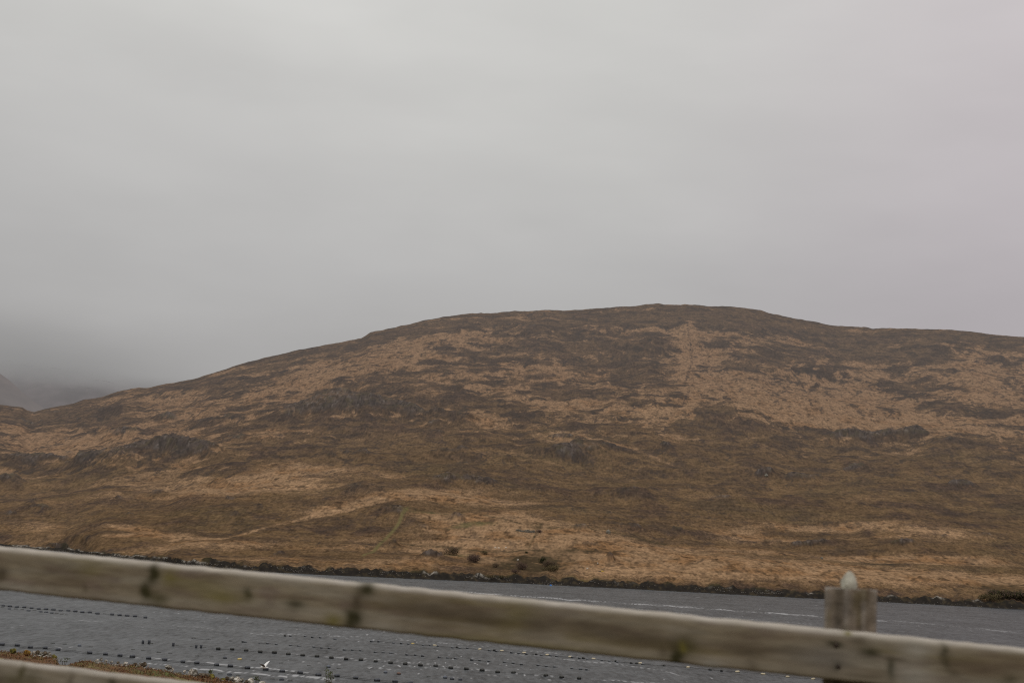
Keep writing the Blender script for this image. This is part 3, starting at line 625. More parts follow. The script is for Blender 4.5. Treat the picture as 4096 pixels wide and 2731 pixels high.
# rubble too small to tell apart, between the boulders
V = []; F = []; base = rock_mesh('pebble', 1, 1, .7, 5, 1, .3); bv = np.array([v.co for v in base.vertices]); bf = np.array([list(p.vertices) for p in base.polygons]); bpy.data.meshes.remove(base)
for k in range(240):
    px = random.choice((random.uniform(120, 225), random.uniform(380, 620), random.uniform(640, 1080)))
    a = polar(px, 2650)[0]; r = random.uniform(82.5, 86); x, y = r * math.sin(a), r * math.cos(a); s = random.uniform(.04, .13)
    V.append(bv * s * np.array([1, 1, random.uniform(.5, 1)]) + np.array([x, y, bank_ground(x, y) + .04])); F.append(bf + 42 * k if len(bv) == 42 else bf + len(bv) * k)
tag(link('rubble', np_mesh('rubble', np.concatenate(V), np.concatenate(F), smooth=False), SM['grey']), 'small loose rubble lying between the boulders of the near bank', 'rubble', kind='stuff')

# leafy sprigs on the bank
M_STEM = simple_mat('twig_bark', (.10, .05, .03), .85, .3, 30, .1); M_LEAF = simple_mat('sprig_leaf', (.055, .075, .018), .6, .45, 12, .1, spec=.4)
def tube(bm, pts, r0, r1, n=5):
    rings = []
    for i, p in enumerate(pts):
        p = Vector(p); q = Vector(pts[min(i + 1, len(pts) - 1)]) - Vector(pts[max(i - 1, 0)]); q.normalize()
        a = q.orthogonal().normalized(); b = q.cross(a); r = r0 + (r1 - r0) * i / max(1, len(pts) - 1)
        rings.append([bm.verts.new(p + (a * math.cos(2 * math.pi * k / n) + b * math.sin(2 * math.pi * k / n)) * r) for k in range(n)])
    for u, v in zip(rings[:-1], rings[1:]):
        for k in range(n): bm.faces.new((u[k], u[(k + 1) % n], v[(k + 1) % n], v[k]))
    bm.faces.new(rings[0][::-1]); bm.faces.new(rings[-1])
def bm_obj(name, bm, mat, parent=None, smooth=True):
    me = bpy.data.meshes.new(name); bmesh.ops.recalc_face_normals(bm, faces=bm.faces); bm.to_mesh(me); bm.free()
    if smooth: me.polygons.foreach_set('use_smooth', np.ones(len(me.polygons), bool))
    return link(name, me, mat, parent)
def sprig(px, ptop, pbot, stems, spread, leaf, label, seed, r=RC - .6):
    R = random.Random(seed); a = bank_pt(px, pbot, r); b = bank_pt(px, ptop, r); H = b.z - a.z
    root = empty('young_shrub', a); tag(root, label, 'shrub', 'leafy sprigs on the near bank')
    bs = bmesh.new(); bl = bmesh.new()
    for s in range(stems):
        tx = (s - (stems - 1) / 2) * spread + R.uniform(-.02, .02); ty = R.uniform(-.08, .08); hh = H * R.uniform(.72, 1)
        pts = [(tx * .4, 0, -.25), (tx * .7, ty * .5, hh * .4), (tx + R.uniform(-.04, .04), ty, hh * .75), (tx * 1.1, ty, hh)]
        tube(bs, pts, .014, .006)
        for k in range(leaf):
            t = R.uniform(.42, 1.02) if leaf > 20 else R.uniform(.35, 1.02)
            c = Vector((tx * (.6 + .5 * t) + R.gauss(0, .055), ty + R.gauss(0, .05), hh * t + R.uniform(-.03, .04)))
            d = Vector((R.uniform(-1, 1), R.uniform(-1, 1), R.uniform(.1, 1))).normalized(); sd = d.cross(Vector((R.uniform(-1, 1), R.uniform(-1, 1), R.uniform(-1, 1)))).normalized()
            L_ = R.uniform(.07, .12); w = L_ * .28
            vs = [bl.verts.new(c + q) for q in (-d * L_ * .5, sd * w + d * L_ * .05, d * L_ * .5, -sd * w + d * L_ * .05)]
            bl.faces.new(vs)
    bm_obj('stem', bs, M_STEM, root); bm_obj('foliage', bl, M_LEAF, root, False)
sprig(1312, 2660, 2768, 4, .11, 40, 'tall leafy sprig with several bare red stems, standing right of the bank', 1, RC - 3)
sprig(840, 2673, 2700, 2, .07, 26, 'small leafy sprig on the mossy boulder in the middle of the bank', 2)
sprig(1027, 2698, 2733, 3, .09, 22, 'small thin sprig between the pale boulders near the bank end', 3)
sprig(257, 2628, 2652, 3, .14, 12, 'low narrow leaved sprig in the gap of the bank', 4)

# ------------------------------------------------------------------ floats of the mussel farm
def lathe(name, prof, n=20, axis='X'):
    V = []; F = []
    for x, r in prof:
        for k in range(n):
            a = 2 * math.pi * k / n; V.append((x, r * math.cos(a), r * math.sin(a)) if axis == 'X' else (r * math.cos(a), r * math.sin(a), x))
    zz = np.array(V)[:, 2]; me = np_mesh(name, V, grid_faces(len(prof), n, True), None, {'dry': .18 + .82 * sst(-.05, .16, zz)}); return me  # dry drops toward the underside: wetness and shade painted together
M_FG = simple_mat('grey_plastic', (.052, .056, .064), .5, .35, 5, .1, spec=.3, wet_shade=True); M_FD = simple_mat('weedy_plastic', (.045, .045, .040), .75, .5, 6, .25, wet_shade=True); M_FB = simple_mat('blue_grey_plastic', (.085, .095, .115), .45, .25, 5, .1, spec=.4, wet_shade=True)
M_FL = simple_mat('pale_grey_plastic', (.115, .12, .125), .5, .3, 5, .1, wet_shade=True); M_FC = simple_mat('cream_plastic', (.50, .43, .29), .5, .3, 7, .1, wet_shade=True); M_FR = simple_mat('stained_plastic', (.12, .07, .05), .6, .3, 7, .1, wet_shade=True); M_FY = simple_mat('yellow_cream_plastic', (.50, .38, .13), .5, .3, 7, .1, wet_shade=True)
L2 = .46; RD = .34
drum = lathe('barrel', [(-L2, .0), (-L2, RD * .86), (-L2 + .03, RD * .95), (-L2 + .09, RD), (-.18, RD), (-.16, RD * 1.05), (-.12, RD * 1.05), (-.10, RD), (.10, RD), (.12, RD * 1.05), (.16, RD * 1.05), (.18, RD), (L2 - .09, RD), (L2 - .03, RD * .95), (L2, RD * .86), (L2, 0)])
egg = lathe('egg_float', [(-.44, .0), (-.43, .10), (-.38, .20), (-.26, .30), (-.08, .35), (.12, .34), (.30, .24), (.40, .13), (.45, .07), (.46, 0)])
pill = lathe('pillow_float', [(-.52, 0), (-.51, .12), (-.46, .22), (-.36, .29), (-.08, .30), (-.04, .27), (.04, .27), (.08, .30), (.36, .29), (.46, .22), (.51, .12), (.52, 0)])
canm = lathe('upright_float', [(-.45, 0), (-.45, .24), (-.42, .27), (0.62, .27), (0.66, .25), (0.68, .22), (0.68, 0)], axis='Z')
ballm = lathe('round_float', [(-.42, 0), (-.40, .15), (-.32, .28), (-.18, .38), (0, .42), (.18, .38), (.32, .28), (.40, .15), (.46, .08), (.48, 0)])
ORD = 'first second third fourth fifth sixth seventh eighth ninth tenth eleventh twelfth thirteenth fourteenth fifteenth sixteenth seventeenth eighteenth nineteenth twentieth'.split()
for tens, w in (('twenty', 'twentieth'), ('thirty', 'thirtieth'), ('forty', 'fortieth')):
    if tens != 'twenty': ORD.append(w)
    ORD += [tens + '-' + o for o in ORD[:9]]
def Z0(l): return [(x / 3.92, y / 3.92 + 2360, *k) for x, y, *k in l]
def ZX(o, l): return [(x / 3.92 + o, y / 3.92 + 2360, *k) for x, y, *k in l]
ROW_A = Z0([(28,850),(270,862),(475,893),(707,903),(910,930),(1160,950,'low'),(1405,980),(1655,1000),(1880,1020),(2075,1037),(2330,1065)]) + ZX(550, [(425,1088),(710,1120),(930,1138),(1240,1168),(1455,1187),(1722,1215),(2010,1240),(2268,1270)]) + ZX(1100, [(393,1293),(680,1327),(972,1340),(1265,1373),(1600,1412),(1882,1430),(2120,1455)])
ROW_A2 = Z0([(825,828,'low'),(1015,842,'low'),(1245,862,'ball'),(1425,885,'low'),(1828,920,'low'),(2085,926,'low'),(2245,945,'low')]) + ZX(550, [(335,968,'low'),(512,987,'low'),(937,1026,'low'),(1157,1042,'low'),(1370,1055,'egg'),(1600,1077,'yellow'),(1812,1100,'low'),(2250,1139,'low')]) + ZX(1100, [(535,1179,'low'),(835,1195,'ball'),(1000,1222,'low'),(1445,1265,'low'),(1732,1282,'ball'),(1940,1303,'red')]) + ZX(1650, [(255,1350,'low'),(510,1362,'ball'),(620,1383,'egg'),(750,1393,'egg')])
ROW_A3 = ZX(550, [(775,1252,'low'),(1040,1279,'low'),(1300,1308,'low'),(1443,1318,'egg'),(1580,1333,'low'),(2115,1390,'low'),(2262,1395,'egg')]) + ZX(1100, [(240,1415,'low'),(520,1449,'low')])
ROW_U = ZX(550, [(82,820),(182,822),(560,858),(918,890),(996,890)])
ROW_U2 = ZX(550, [(215,832),(625,866),(845,882),(1050,893)])
ROW_B = ZX(550, [(1265,914),(1483,922),(1703,942),(1923,962),(2146,974)]) + ZX(1100, [(208,999),(433,1017),(657,1035),(884,1055),(1113,1075),(1347,1089),(1578,1112),(1811,1135),(2041,1152),(2280,1174)]) + ZX(1650, [(361,1184),(600,1215),(843,1232),(1090,1252),(1334,1280),(1584,1289),(2090,1335),(2340,1362)]) + ZX(2200, [(455,1379)])
ROW_C = ZX(550, [(880,747,'low'),(1105,762,'low'),(1460,792,'low'),(1655,800),(1695,803),(1925,824,'low'),(2045,827),(2178,842)]) + ZX(1100, [(248,855),(370,867),(612,882),(728,895),(850,902),(1088,927),(1215,930),(1340,940),(1575,967),(1700,969),(1822,977),(2070,1005),(2200,1010),(2315,1024)]) + ZX(1650, [(422,1045),(550,1052),(675,1062),(930,1085),(1055,1092),(1190,1104),(1442,1122),(1578,1134),(1710,1154),(1970,1169),(2100,1184),(2232,1192)]) + ZX(2200, [(345,1220),(480,1227),(577,1237)])
ROW_D = ZX(1100, [(158,707,'dark'),(245,712),(475,717),(585,729),(712,737),(940,754),(1513,792),(1628,797),(1860,817),(1980,827),(2092,835),(2160,832,'yellow'),(2325,855)]) + ZX(1650, [(277,862),(348,860,'cream'),(400,869),(628,892),(700,892,'dark'),(745,900),(865,905),(1055,919,'cream'),(1210,937),(1287,937,'dark'),(1320,952),(1400,944,'cream'),(1553,969),(1668,980),(1750,975,'cream'),(1785,992),(1940,1000,'dark'),(2025,1012),(2110,1007,'cream'),(2168,1017),(2265,1030)]) + ZX(2200, [(318,1040,'cream'),(348,1047),(462,1060),(525,1060,'dark'),(585,1072),(683,1070,'cream'),(813,1090),(930,1102),(1035,1107,'dark'),(1057,1117),(1272,1135,'dark'),(1360,1140,'dark'),(1415,1139,'cream'),(1455,1154),(1790,1177,'dark'),(2165,1204,'cream')]) + ZX(2750, [(355,1239,'dark'),(535,1257,'dark'),(783,1272,'cream'),(1185,1310,'cream'),(1570,1352,'cream'),(1970,1387,'cream')])
ROW_E = Z0([(50,236),(155,248),(263,258),(380,262),(493,275),(607,287),(720,293),(835,301),(950,315),(1070,316),(1180,326),(1290,340),(1407,343),(1527,362),(1640,368,'low'),(1757,375),(1875,385),(1993,395),(2115,403),(2278,422)])
ROW_F = Z0([(42,270,'low'),(148,285),(250,290,'low'),(347,301,'low'),(445,313),(542,317,'low'),(637,329),(725,339),(810,349),(890,357,'low'),(968,372,'low'),(1043,382,'low')])
KIND = {'drum': (drum, M_FG, 'grey barrel float'), 'low': (drum, M_FD, 'nearly sunken grey float'), 'ball': (ballm, M_FB, 'round blue grey float'), 'egg': (egg, M_FG, 'rounded dark grey float'), 'pale': (egg, M_FL, 'pale grey domed float'), 'mossy': (drum, M_FD, 'weedy dark barrel float'),
        'dark': (egg, M_FD, 'blackish domed float'), 'cream': (pill, M_FC, 'cream float'), 'yellow': (pill, M_FY, 'yellowish float'), 'red': (egg, M_FR, 'reddish brown float'), 'can': (canm, M_FG, 'upright grey cylinder float')}
protos = {}
def row(pts, default, where, grp, size, rot, sink):
    seen = {}; tot = {}
    for p in pts:
        k = p[2] if len(p) > 2 else default; tot[k] = tot.get(k, 0) + 1
    R = random.Random(len(pts) * 31)
    for i, p in enumerate(pts):
        k = p[2] if len(p) > 2 else default; mesh, mat, word = KIND[k]; seen[k] = seen.get(k, 0) + 1
        key = (k,)
        if key not in protos:
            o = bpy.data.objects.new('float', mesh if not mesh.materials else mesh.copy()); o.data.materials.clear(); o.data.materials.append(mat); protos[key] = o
        else:
            o = protos[key].copy()
        COL.objects.link(o)
        low = k == 'low'
        w = at_water(p[0], p[1] + (2.0 if not low else 0))
        s = size * R.uniform(.92, 1.08) * (.95 if low else 1) * (1.1 if k == 'cream' else 1)
        o.scale = (s, s, s)
        o.location = (w.x, w.y, (-.20 * s if low else sink * s))
        a = rot + R.uniform(-.35, .35)
        o.rotation_euler = (0, R.uniform(-.12, .12) if k != 'can' else R.uniform(-.06, .06), a)
        if k in ('pale', 'dark') : o.rotation_euler = (0, R.uniform(.2, .75), a)
        n = seen[k]
        lab = f'{word}, the only one {where}' if tot[k] == 1 else f'{word}, {ORD[n - 1]} from left {where}'
        tag(o, lab, 'float', grp)
row(ROW_A, 'drum', 'on the nearest rope line', 'floats on the nearest rope line', 1.0, .45, .15)
row(ROW_A2, 'drum', 'just beyond the nearest rope line', 'loose floats beyond the nearest rope line', .95, .3, .06)
row(ROW_A3, 'drum', 'in front of the nearest rope line', 'loose floats before the nearest rope line', 1.0, .3, .05)
row(ROW_U, 'can', 'standing upright in the water', 'upright floats', 1.0, 0, .0)
row(ROW_U2, 'low', 'beside the upright cylinder floats', 'sunken floats by the upright floats', .85, .3, .0)
row(ROW_B, 'mossy', 'on the middle rope line', 'floats on the middle rope line', .94, .8, .16)
row(ROW_C, 'pale', 'on the line grouped in threes', 'floats on the rope line of threes', .92, .6, .02)
row(ROW_D, 'pale', 'on the line with cream floats', 'floats on the rope line with cream floats', .92, .6, .04)
row(ROW_E, 'drum', 'on the longer far left line', 'floats on the long far left rope line', 1.1, .3, .08)
row(ROW_F, 'drum', 'on the shorter far left line', 'floats on the short far left rope line', 1.05, .3, -.02)
M_ROPE = simple_mat('wet_rope', (.030, .030, .028), .8, .3, 2, .1)
def rope(pts, r, off, label, sag=.10, drops=0):
    bm = bmesh.new(); P = []
    for p in pts:
        w = at_water(p[0], p[1] + 2); P.append(w)
    Q = []
    for a, b in zip(P[:-1], P[1:]):
        for t in (0, .25, .5, .75):
            q = a.lerp(b, t); z = .16 + off[1] - sag * math.sin(math.pi * t) ; Q.append((q.x, q.y + off[0], z))
    Q.append((P[-1].x, P[-1].y + off[0], .16))
    tube(bm, Q, r, r, 5)
    R = random.Random(3)
    for k in range(drops):                                           # short droppers hang from the line
        i = R.randrange(len(Q) - 1); q = Vector(Q[i]).lerp(Vector(Q[i + 1]), R.random())
        tube(bm, [q, q + Vector((R.uniform(-.05, .05), 0, -.25)), q + Vector((R.uniform(-.1, .1), -.3, -.5))], .035, .03, 4)
    o = bm_obj('rope', bm, M_ROPE); tag(o, label, 'rope', 'ropes of the mussel lines')
rope([(-60, 2569)] + ROW_A + [(1760, 2742)], .030, (0, .02), 'dark rope running through the nearest line of grey barrels, upper of the pair', .03)
rope([(-60, 2572)] + ROW_A + [(1760, 2745)], .030, (-1.6, -.02), 'dark rope running through the nearest line of grey barrels, lower of the pair', .06)
rope([(848, 2594)] + ROW_B + [(2330, 2712)], .022, (0, 0), 'thin rope through the middle line of weedy barrels', .08, 30)
for gi, (i0, i1) in enumerate(((0, 2), (5, 7), (8, 10), (10, 13), (13, 16), (16, 19), (19, 22), (22, 25), (25, 28), (28, 31), (31, 34), (34, 37))):
    seg = ROW_C[i0:i1]
    if len(seg) > 1: rope([(seg[0][0] - 8, seg[0][1] - 1)] + seg + [(seg[-1][0] + 12, seg[-1][1] + 1)], .032, (-.3, -.02), f'short dark rope joining the {ORD[gi]} cluster from the left in the line of threes', .1)
rope(ROW_D[6:] + [(3400, 2735)], .032, (0, 0), 'dark weedy rope through the farther line with cream floats', .06, 150)
rope([(-60, 2416)] + ROW_E, .028, (0, 0), 'thin rope through the long far left line of floats', .05)

# ------------------------------------------------------------------ gull
def gull():
    c = bank_pt(1056, 2667, 112); root = empty('gull', c, 0)
    tag(root, 'white gull with raised wings flying low over the floats', 'gull')
    mw = simple_mat('white_feather', (.72, .71, .68), .8, .1, 10, 0); mb = simple_mat('brown_grey_feather', (.17, .13, .10), .8, .4, 14, 0); mk = simple_mat('beak', (.5, .3, .05), .6, .1, 5, 0)
    me = lathe('gull_body', [(-.27, 0), (-.265, .025), (-.24, .05), (-.20, .058), (-.15, .062), (-.08, .088), (0, .10), (.09, .085), (.17, .05), (.25, .03), (.31, .045), (.33, .0)], 14)
    link('body', me, mw, root)
    def wing(pts, mat):
        bm = bmesh.new(); up = []; dn = []
        for (x0, x1, y, z) in pts:
            up.append((bm.verts.new((x0, y, z + .008)), bm.verts.new(((x0 + x1) / 2, y, z + .02)), bm.verts.new((x1, y, z))))
            dn.append((bm.verts.new((x0, y, z - .008)), bm.verts.new(((x0 + x1) / 2, y, z)), bm.verts.new((x1, y, z - .004))))
        for L_, flip in ((up, 0), (dn, 1)):
            for a, b in zip(L_[:-1], L_[1:]):
                for k in (0, 1): bm.faces.new((a[k], a[k + 1], b[k + 1], b[k]))
        for k in range(len(pts) - 1):
            bm.faces.new((up[k][0], up[k + 1][0], dn[k + 1][0], dn[k][0])); bm.faces.new((up[k][2], dn[k][2], dn[k + 1][2], up[k + 1][2]))
        bm_obj('wing', bm, mat, root)
    wing([(-.10, .12, .06, .05), (-.04, .18, .20, .17), (.04, .24, .34, .28), (.15, .28, .50, .37), (.24, .30, .66, .42)], mw)
    wing([(-.10, .12, -.06, .05), (-.14, .09, -.20, .16), (-.20, .02, -.34, .22), (-.26, -.10, -.48, .27), (-.29, -.22, -.60, .30)], mb)
    bm = bmesh.new(); tube(bm, [(-.255, 0, 0), (-.30, 0, -.008), (-.325, 0, -.02)], .016, .006, 6); bm_obj('beak', bm, mk, root)
gull()

# ------------------------------------------------------------------ small things on the far shore
def bush(px, py, wpx, hpx, mats, label, n=900, seed=0, stems=7):
    R = random.Random(seed); p = hill_at(px, py + hpx * .5); r = math.hypot(p.x, p.y); sc = r / FPX; w = wpx * sc * .62; h = hpx * sc * .82
    root = empty('bush', p); tag(root, label, 'bush', 'bushes above the far shore')
    bs = bmesh.new()
    for k in range(stems):
        a = R.uniform(0, 6.28); q = R.uniform(.3, .8); tube(bs, [(0, 0, -.5), (math.cos(a) * w * q * .5, math.sin(a) * w * q * .4, h * .45), (math.cos(a) * w * q, math.sin(a) * w * q * .7, h * R.uniform(.7, .95))], .09, .03, 4)
    bm_obj('stem', bs, M_STEM, root)
    V = []; F = []; C = []
    lumps = [(max(-.6, min(.6, R.gauss(0, .36))), max(-.5, min(.5, R.gauss(0, .3))), R.uniform(.25, .65), R.uniform(.32, .5)) for _ in range(12)]; q_ = max(1.0, max(w, h) / 4.5)
    for k in range(int(n * 1.7)):
        lx, ly, lz, lr = R.choice(lumps); d = Vector((R.gauss(0, 1), R.gauss(0, 1), R.gauss(0, 1))).normalized() * lr * R.uniform(.5, 1.05)
        c = Vector((max(-1, min(1, lx + d.x)) * w, (ly + d.y) * w * .8, max(.0, min(1, lz + d.z)) * h))
        e = Vector((R.gauss(0, .5), R.gauss(0, .5), R.uniform(.3, 1))).normalized(); sd = e.cross(Vector((R.gauss(0, 1), R.gauss(0, 1), R.gauss(0, 1)))).normalized(); l = R.uniform(.3, .8) * q_; ww = R.uniform(.03, .085) * q_
        b = len(V); V += [c - e * l * .5, c + sd * ww, c + e * l * .5, c - sd * ww]; F.append((b, b + 1, b + 2, b + 3))
        cc = R.choice(mats); f = (.55 + .6 * c.z / h) * R.uniform(.7, 1.3); C += [[q * f for q in cc]] * 4
    link('twigs', np_mesh('twigs', [tuple(v) for v in V], F, C, smooth=False), M_TW, root)
M_TW = simple_mat('twig_mass', (1, 1, 1), .9, .2, 1, 0, attr=True, spec=.1)
PU = [(.135, .090, .072), (.155, .105, .080), (.105, .070, .055)]; OL = [(.115, .092, .044), (.090, .074, .038), (.140, .105, .055)]; GN = [(.026, .036, .016), (.034, .044, .018), (.050, .050, .022)]
bush(1903, 2226, 62, 46, PU, 'purplish bare bush, the one left of the scrubby hollow near three sheep', 1500, 1)
bush(1935, 2208, 30, 20, OL, 'small olive bush touching the upper right of the purplish bare bush', 500, 2)
bush(1796, 2198, 66, 40, OL + PU, 'broad brown thicket farthest left, at the end of the dark ditch', 1300, 3)
bush(2088, 2258, 44, 40, PU, 'dark purple bush at the left side of the scrubby hollow', 1200, 4)
bush(2168, 2236, 36, 30, GN, 'dark evergreen bush at the top of the scrubby hollow', 1000, 5)
bush(2190, 2248, 54, 34, PU + OL, 'brown bare bush just behind the dark evergreen bush', 1100, 6)
bush(2064, 2282, 40, 22, PU, 'low purplish bush at the foot of the scrubby hollow', 600, 7)
bush(1985, 2258, 44, 22, PU + OL, 'low brown bush between the purplish bush and the hollow', 600, 8)
bush(2205, 2270, 70, 30, OL, 'spreading olive scrub filling the right of the scrubby hollow', 1100, 9)
bush(2103, 2207, 16, 10, GN, 'tiny dark green bush on the track above the hollow', 200, 10)
bush(4030, 2372, 120, 40, GN + OL + PU, 'large dark gorse thicket at the far right by the water', 3200, 11)
bush(3960, 2386, 80, 30, OL, 'low olive scrub on the left flank of the large gorse thicket', 900, 12)
bush(4110, 2384, 90, 34, GN + OL, 'dark gorse bush cut by the right edge of the view', 1200, 13)
bush(2158, 2122, 20, 14, PU, 'small brown bush at the right end of the ruined wall', 300, 14)
bush(1955, 2304, 60, 16, OL, 'low dark scrub on the lip of the far bank, left part', 500, 15)
bush(2010, 2306, 44, 16, GN + OL, 'low dark scrub on the lip of the far bank, right part', 400, 16)

# ruined cottage wall and boulders
def ruin():
    a = hill_at(2064, 2122); b = hill_at(2141, 2130); root_p = a.lerp(b, .5)
    d = b - a; d.z = 0; ln = d.length; V = []; F = []; base = rock_mesh('wall_stone', 1, 1, 1, 3, 1, .3); bv = np.array([v.co for v in base.vertices]); bf = np.array([list(p.vertices) for p in base.polygons]); bpy.data.meshes.remove(base)
    u = d.normalized(); R = random.Random(5); n = 0
    for k in range(int(ln / .45)):
        t = k * .45; top = 1.5 * (.75 + .4 * math.sin(t * .9) * .5 + (.35 if t > ln * .55 else 0)); z = 0
        while z < top:
            s = R.uniform(.22, .36); p = a + u * (t + R.uniform(-.1, .1)); q = np.array([p.x, p.y + R.uniform(-.15, .15), a.z + (b.z - a.z) * t / ln - .3 + z])
            V.append(bv * s * np.array([1.25, 1, .8]) + q); F.append(bf + len(bv) * n); n += 1; z += s * 1.3
    me = np_mesh('ruined_wall', np.concatenate(V), np.concatenate(F), smooth=False)
    tag(link('ruined_wall', me, SM['grey']), 'ruined grey drystone wall of a cottage in the pale grass field', 'ruin')
ruin()
for k, (px, py, w_, h_, look, lab) in enumerate([(2433, 2126, 16, 15, 'grey', 'lone grey boulder right of the ruined wall, at the edge of the heather'),
    (3287, 2231, 10, 9, 'grey', 'small grey boulder on the pale slope above the fence post'),(3065, 1900, 14, 10, 'grey', 'grey boulder on the dark heather slope below the rounded outcrops')]):
    p = hill_at(px, py + h_ * .4); sc = math.hypot(p.x, p.y) / FPX
    o = link('boulder', rock_mesh('boulder', w_ * sc * .55, w_ * sc * .5, h_ * sc * .75, 70 + k), SM[look]); o.location = p + Vector((0, 0, h_ * sc * .2)); tag(o, lab, 'boulder')
# pale stones on the lip of the far bank, too many to count
V = []; F = []; base = rock_mesh('shore_stone', 1, 1, .7, 8, 1, .35); bv = np.array([v.co for v in base.vertices]); bf = np.array([list(p.vertices) for p in base.polygons]); bpy.data.meshes.remove(base); n = 0
R = random.Random(12)
for (c, w_, num, up_) in ((1200, 180, 90, 1), (1560, 120, 60, 1), (1930, 90, 60, 1), (2010, 40, 40, 1), (2200, 60, 50, 0), (2450, 160, 60, 1), (3070, 60, 110, 1), (2900, 140, 60, 1), (300, 240, 160, 0), (800, 200, 120, 1), (3700, 250, 60, 0)):
    for k in range(num):
        px = R.gauss(c, w_ * .5); a = polar(px, 2300)[0]; j = int(np.argmin(abs(AZ - a))); i = R.randrange(20, 23) if up_ else R.randrange(16, 21)
        r = Rg[i, j]; s = R.uniform(.12, .36); V.append(bv * s * np.array([R.uniform(.8, 1.5), 1, R.uniform(.6, 1)]) + np.array([r * math.sin(a), r * math.cos(a), HILL_Z[i, j] + .1])); F.append(bf + len(bv) * n); n += 1
tag(link('shore_stones', np_mesh('shore_stones', np.concatenate(V), np.concatenate(F), smooth=False), SM['shore']), 'pale stones scattered along the dark far bank', 'stones', kind='stuff')

# sheep
M_WOOL = simple_mat('fleece', (.62, .58, .50), .95, .2, 6, .4, spec=.1); M_FACE = simple_mat('sheep_face', (.45, .40, .34), .9, .2, 6, 0)
def sheep_mesh():
    sk = [((-.5, 0, .62), .26), ((-.2, 0, .66), .31), ((.15, 0, .66), .30), ((.42, 0, .70), .22), ((.58, 0, .84), .13), ((.74, 0, .86), .10), ((.86, 0, .78), .06)]
    bm = bmesh.new(); lay = None; vs = [bm.verts.new(p) for p, r in sk]; rad = [r for p, r in sk]
    for a, b in zip(vs[:-1], vs[1:]): bm.edges.new((a, b))
    for (i, x, y) in ((0, -.42, .14), (0, -.40, -.14), (3, .36, .13), (3, .38, -.13)):
        k1 = bm.verts.new((x - (.05 if i == 0 else 0), y, .34)); k2 = bm.verts.new((x + (.02 if i == 0 else .01), y, 0)); rad += [.06, .04]; bm.edges.new((vs[i], k1)); bm.edges.new((k1, k2))
    me = bpy.data.meshes.new('sheep'); bm.to_mesh(me); bm.free(); o = bpy.data.objects.new('tmp_sheep', me); COL.objects.link(o)
    md = o.modifiers.new('skin', 'SKIN'); o.modifiers.new('sub', 'SUBSURF').levels = 1
    for v, r in zip(me.skin_vertices[0].data, rad): v.radius = (r, r)
    me.skin_vertices[0].data[1].use_root = True
    dg = bpy.context.evaluated_depsgraph_get(); m2 = bpy.data.meshes.new_from_object(o.evaluated_get(dg)); m2.name = 'sheep'; bpy.data.objects.remove(o); bpy.data.meshes.remove(me)
    return m2
sm = sheep_mesh()
for k, (px, py, rz, lab) in enumerate([(1982, 2192, 3.1, 'white sheep on the pale slope, leftmost of the three in a line'), (1995, 2192, 3.0, 'white sheep on the pale slope, middle of the three in a line'), (2023, 2192, .1, 'white sheep on the pale slope, rightmost of the three in a line'),
        (2391, 2254, 1.2, 'white sheep grazing above the yellow bundle, upper of two'), (2349, 2274, .3, 'white sheep left of the yellow bundle, lower of two'), (2071, 2243, .5, 'white sheep beside the dark purple bush in the hollow')]):
    o = bpy.data.objects.new('sheep', sm); COL.objects.link(o)
    if not sm.materials: sm.materials.append(M_WOOL)
    o.location = hill_at(px, py + 2); o.rotation_euler = (0, 0, rz); tag(o, lab, 'sheep', 'sheep on the far slope')
# debris on the far side
M_YE = simple_mat('yellow_sheet', (.62, .42, .03), .6, .2, 4, .2); M_BL = simple_mat('blue_plastic', (.05, .22, .62), .4, .15, 4, .1); M_TP = simple_mat('grey_sheet', (.09, .085, .08), .7, .3, 4, .3)
o = link('yellow_bundle', rock_mesh('yellow_bundle', .75, .5, .34, 41, 3, .3), M_YE); o.location = hill_at(2410, 2285) + Vector((0, 0, .15)); tag(o, 'bright yellow bundle lying on the pale grass near the far shore', 'bundle')
o = link('grey_bundle', rock_mesh('grey_bundle', .8, .5, .26, 42, 3, .4), M_TP); o.location = hill_at(2398, 2285) + Vector((0, 0, .1)); tag(o, 'dark grey bundle just left of the yellow bundle', 'bundle')
o = bpy.data.objects.new('blue_barrel', drum.copy()); o.data.materials.clear(); o.data.materials.append(M_BL); COL.objects.link(o); w = at_water(2203, 2342); o.location = (w.x, w.y + 1, .3); o.rotation_euler = (0, .1, .2); o.scale = (1.1, 1.1, 1.1); tag(o, 'bright blue barrel washed against the far bank', 'barrel')
for px, py, lab in ((1461, 2194, 'pale post at the lower end of the green boundary strip'), (1623, 2054, 'pale post at the upper end of the green boundary strip')):
    bm = bmesh.new(); tube(bm, [(0, 0, -.3), (0.02, 0, .7), (.03, 0, 1.5)], .11, .09, 7); o = bm_obj('boundary_post', bm, SM['grey']); o.location = hill_at(px, py); tag(o, lab, 'post', 'boundary posts')

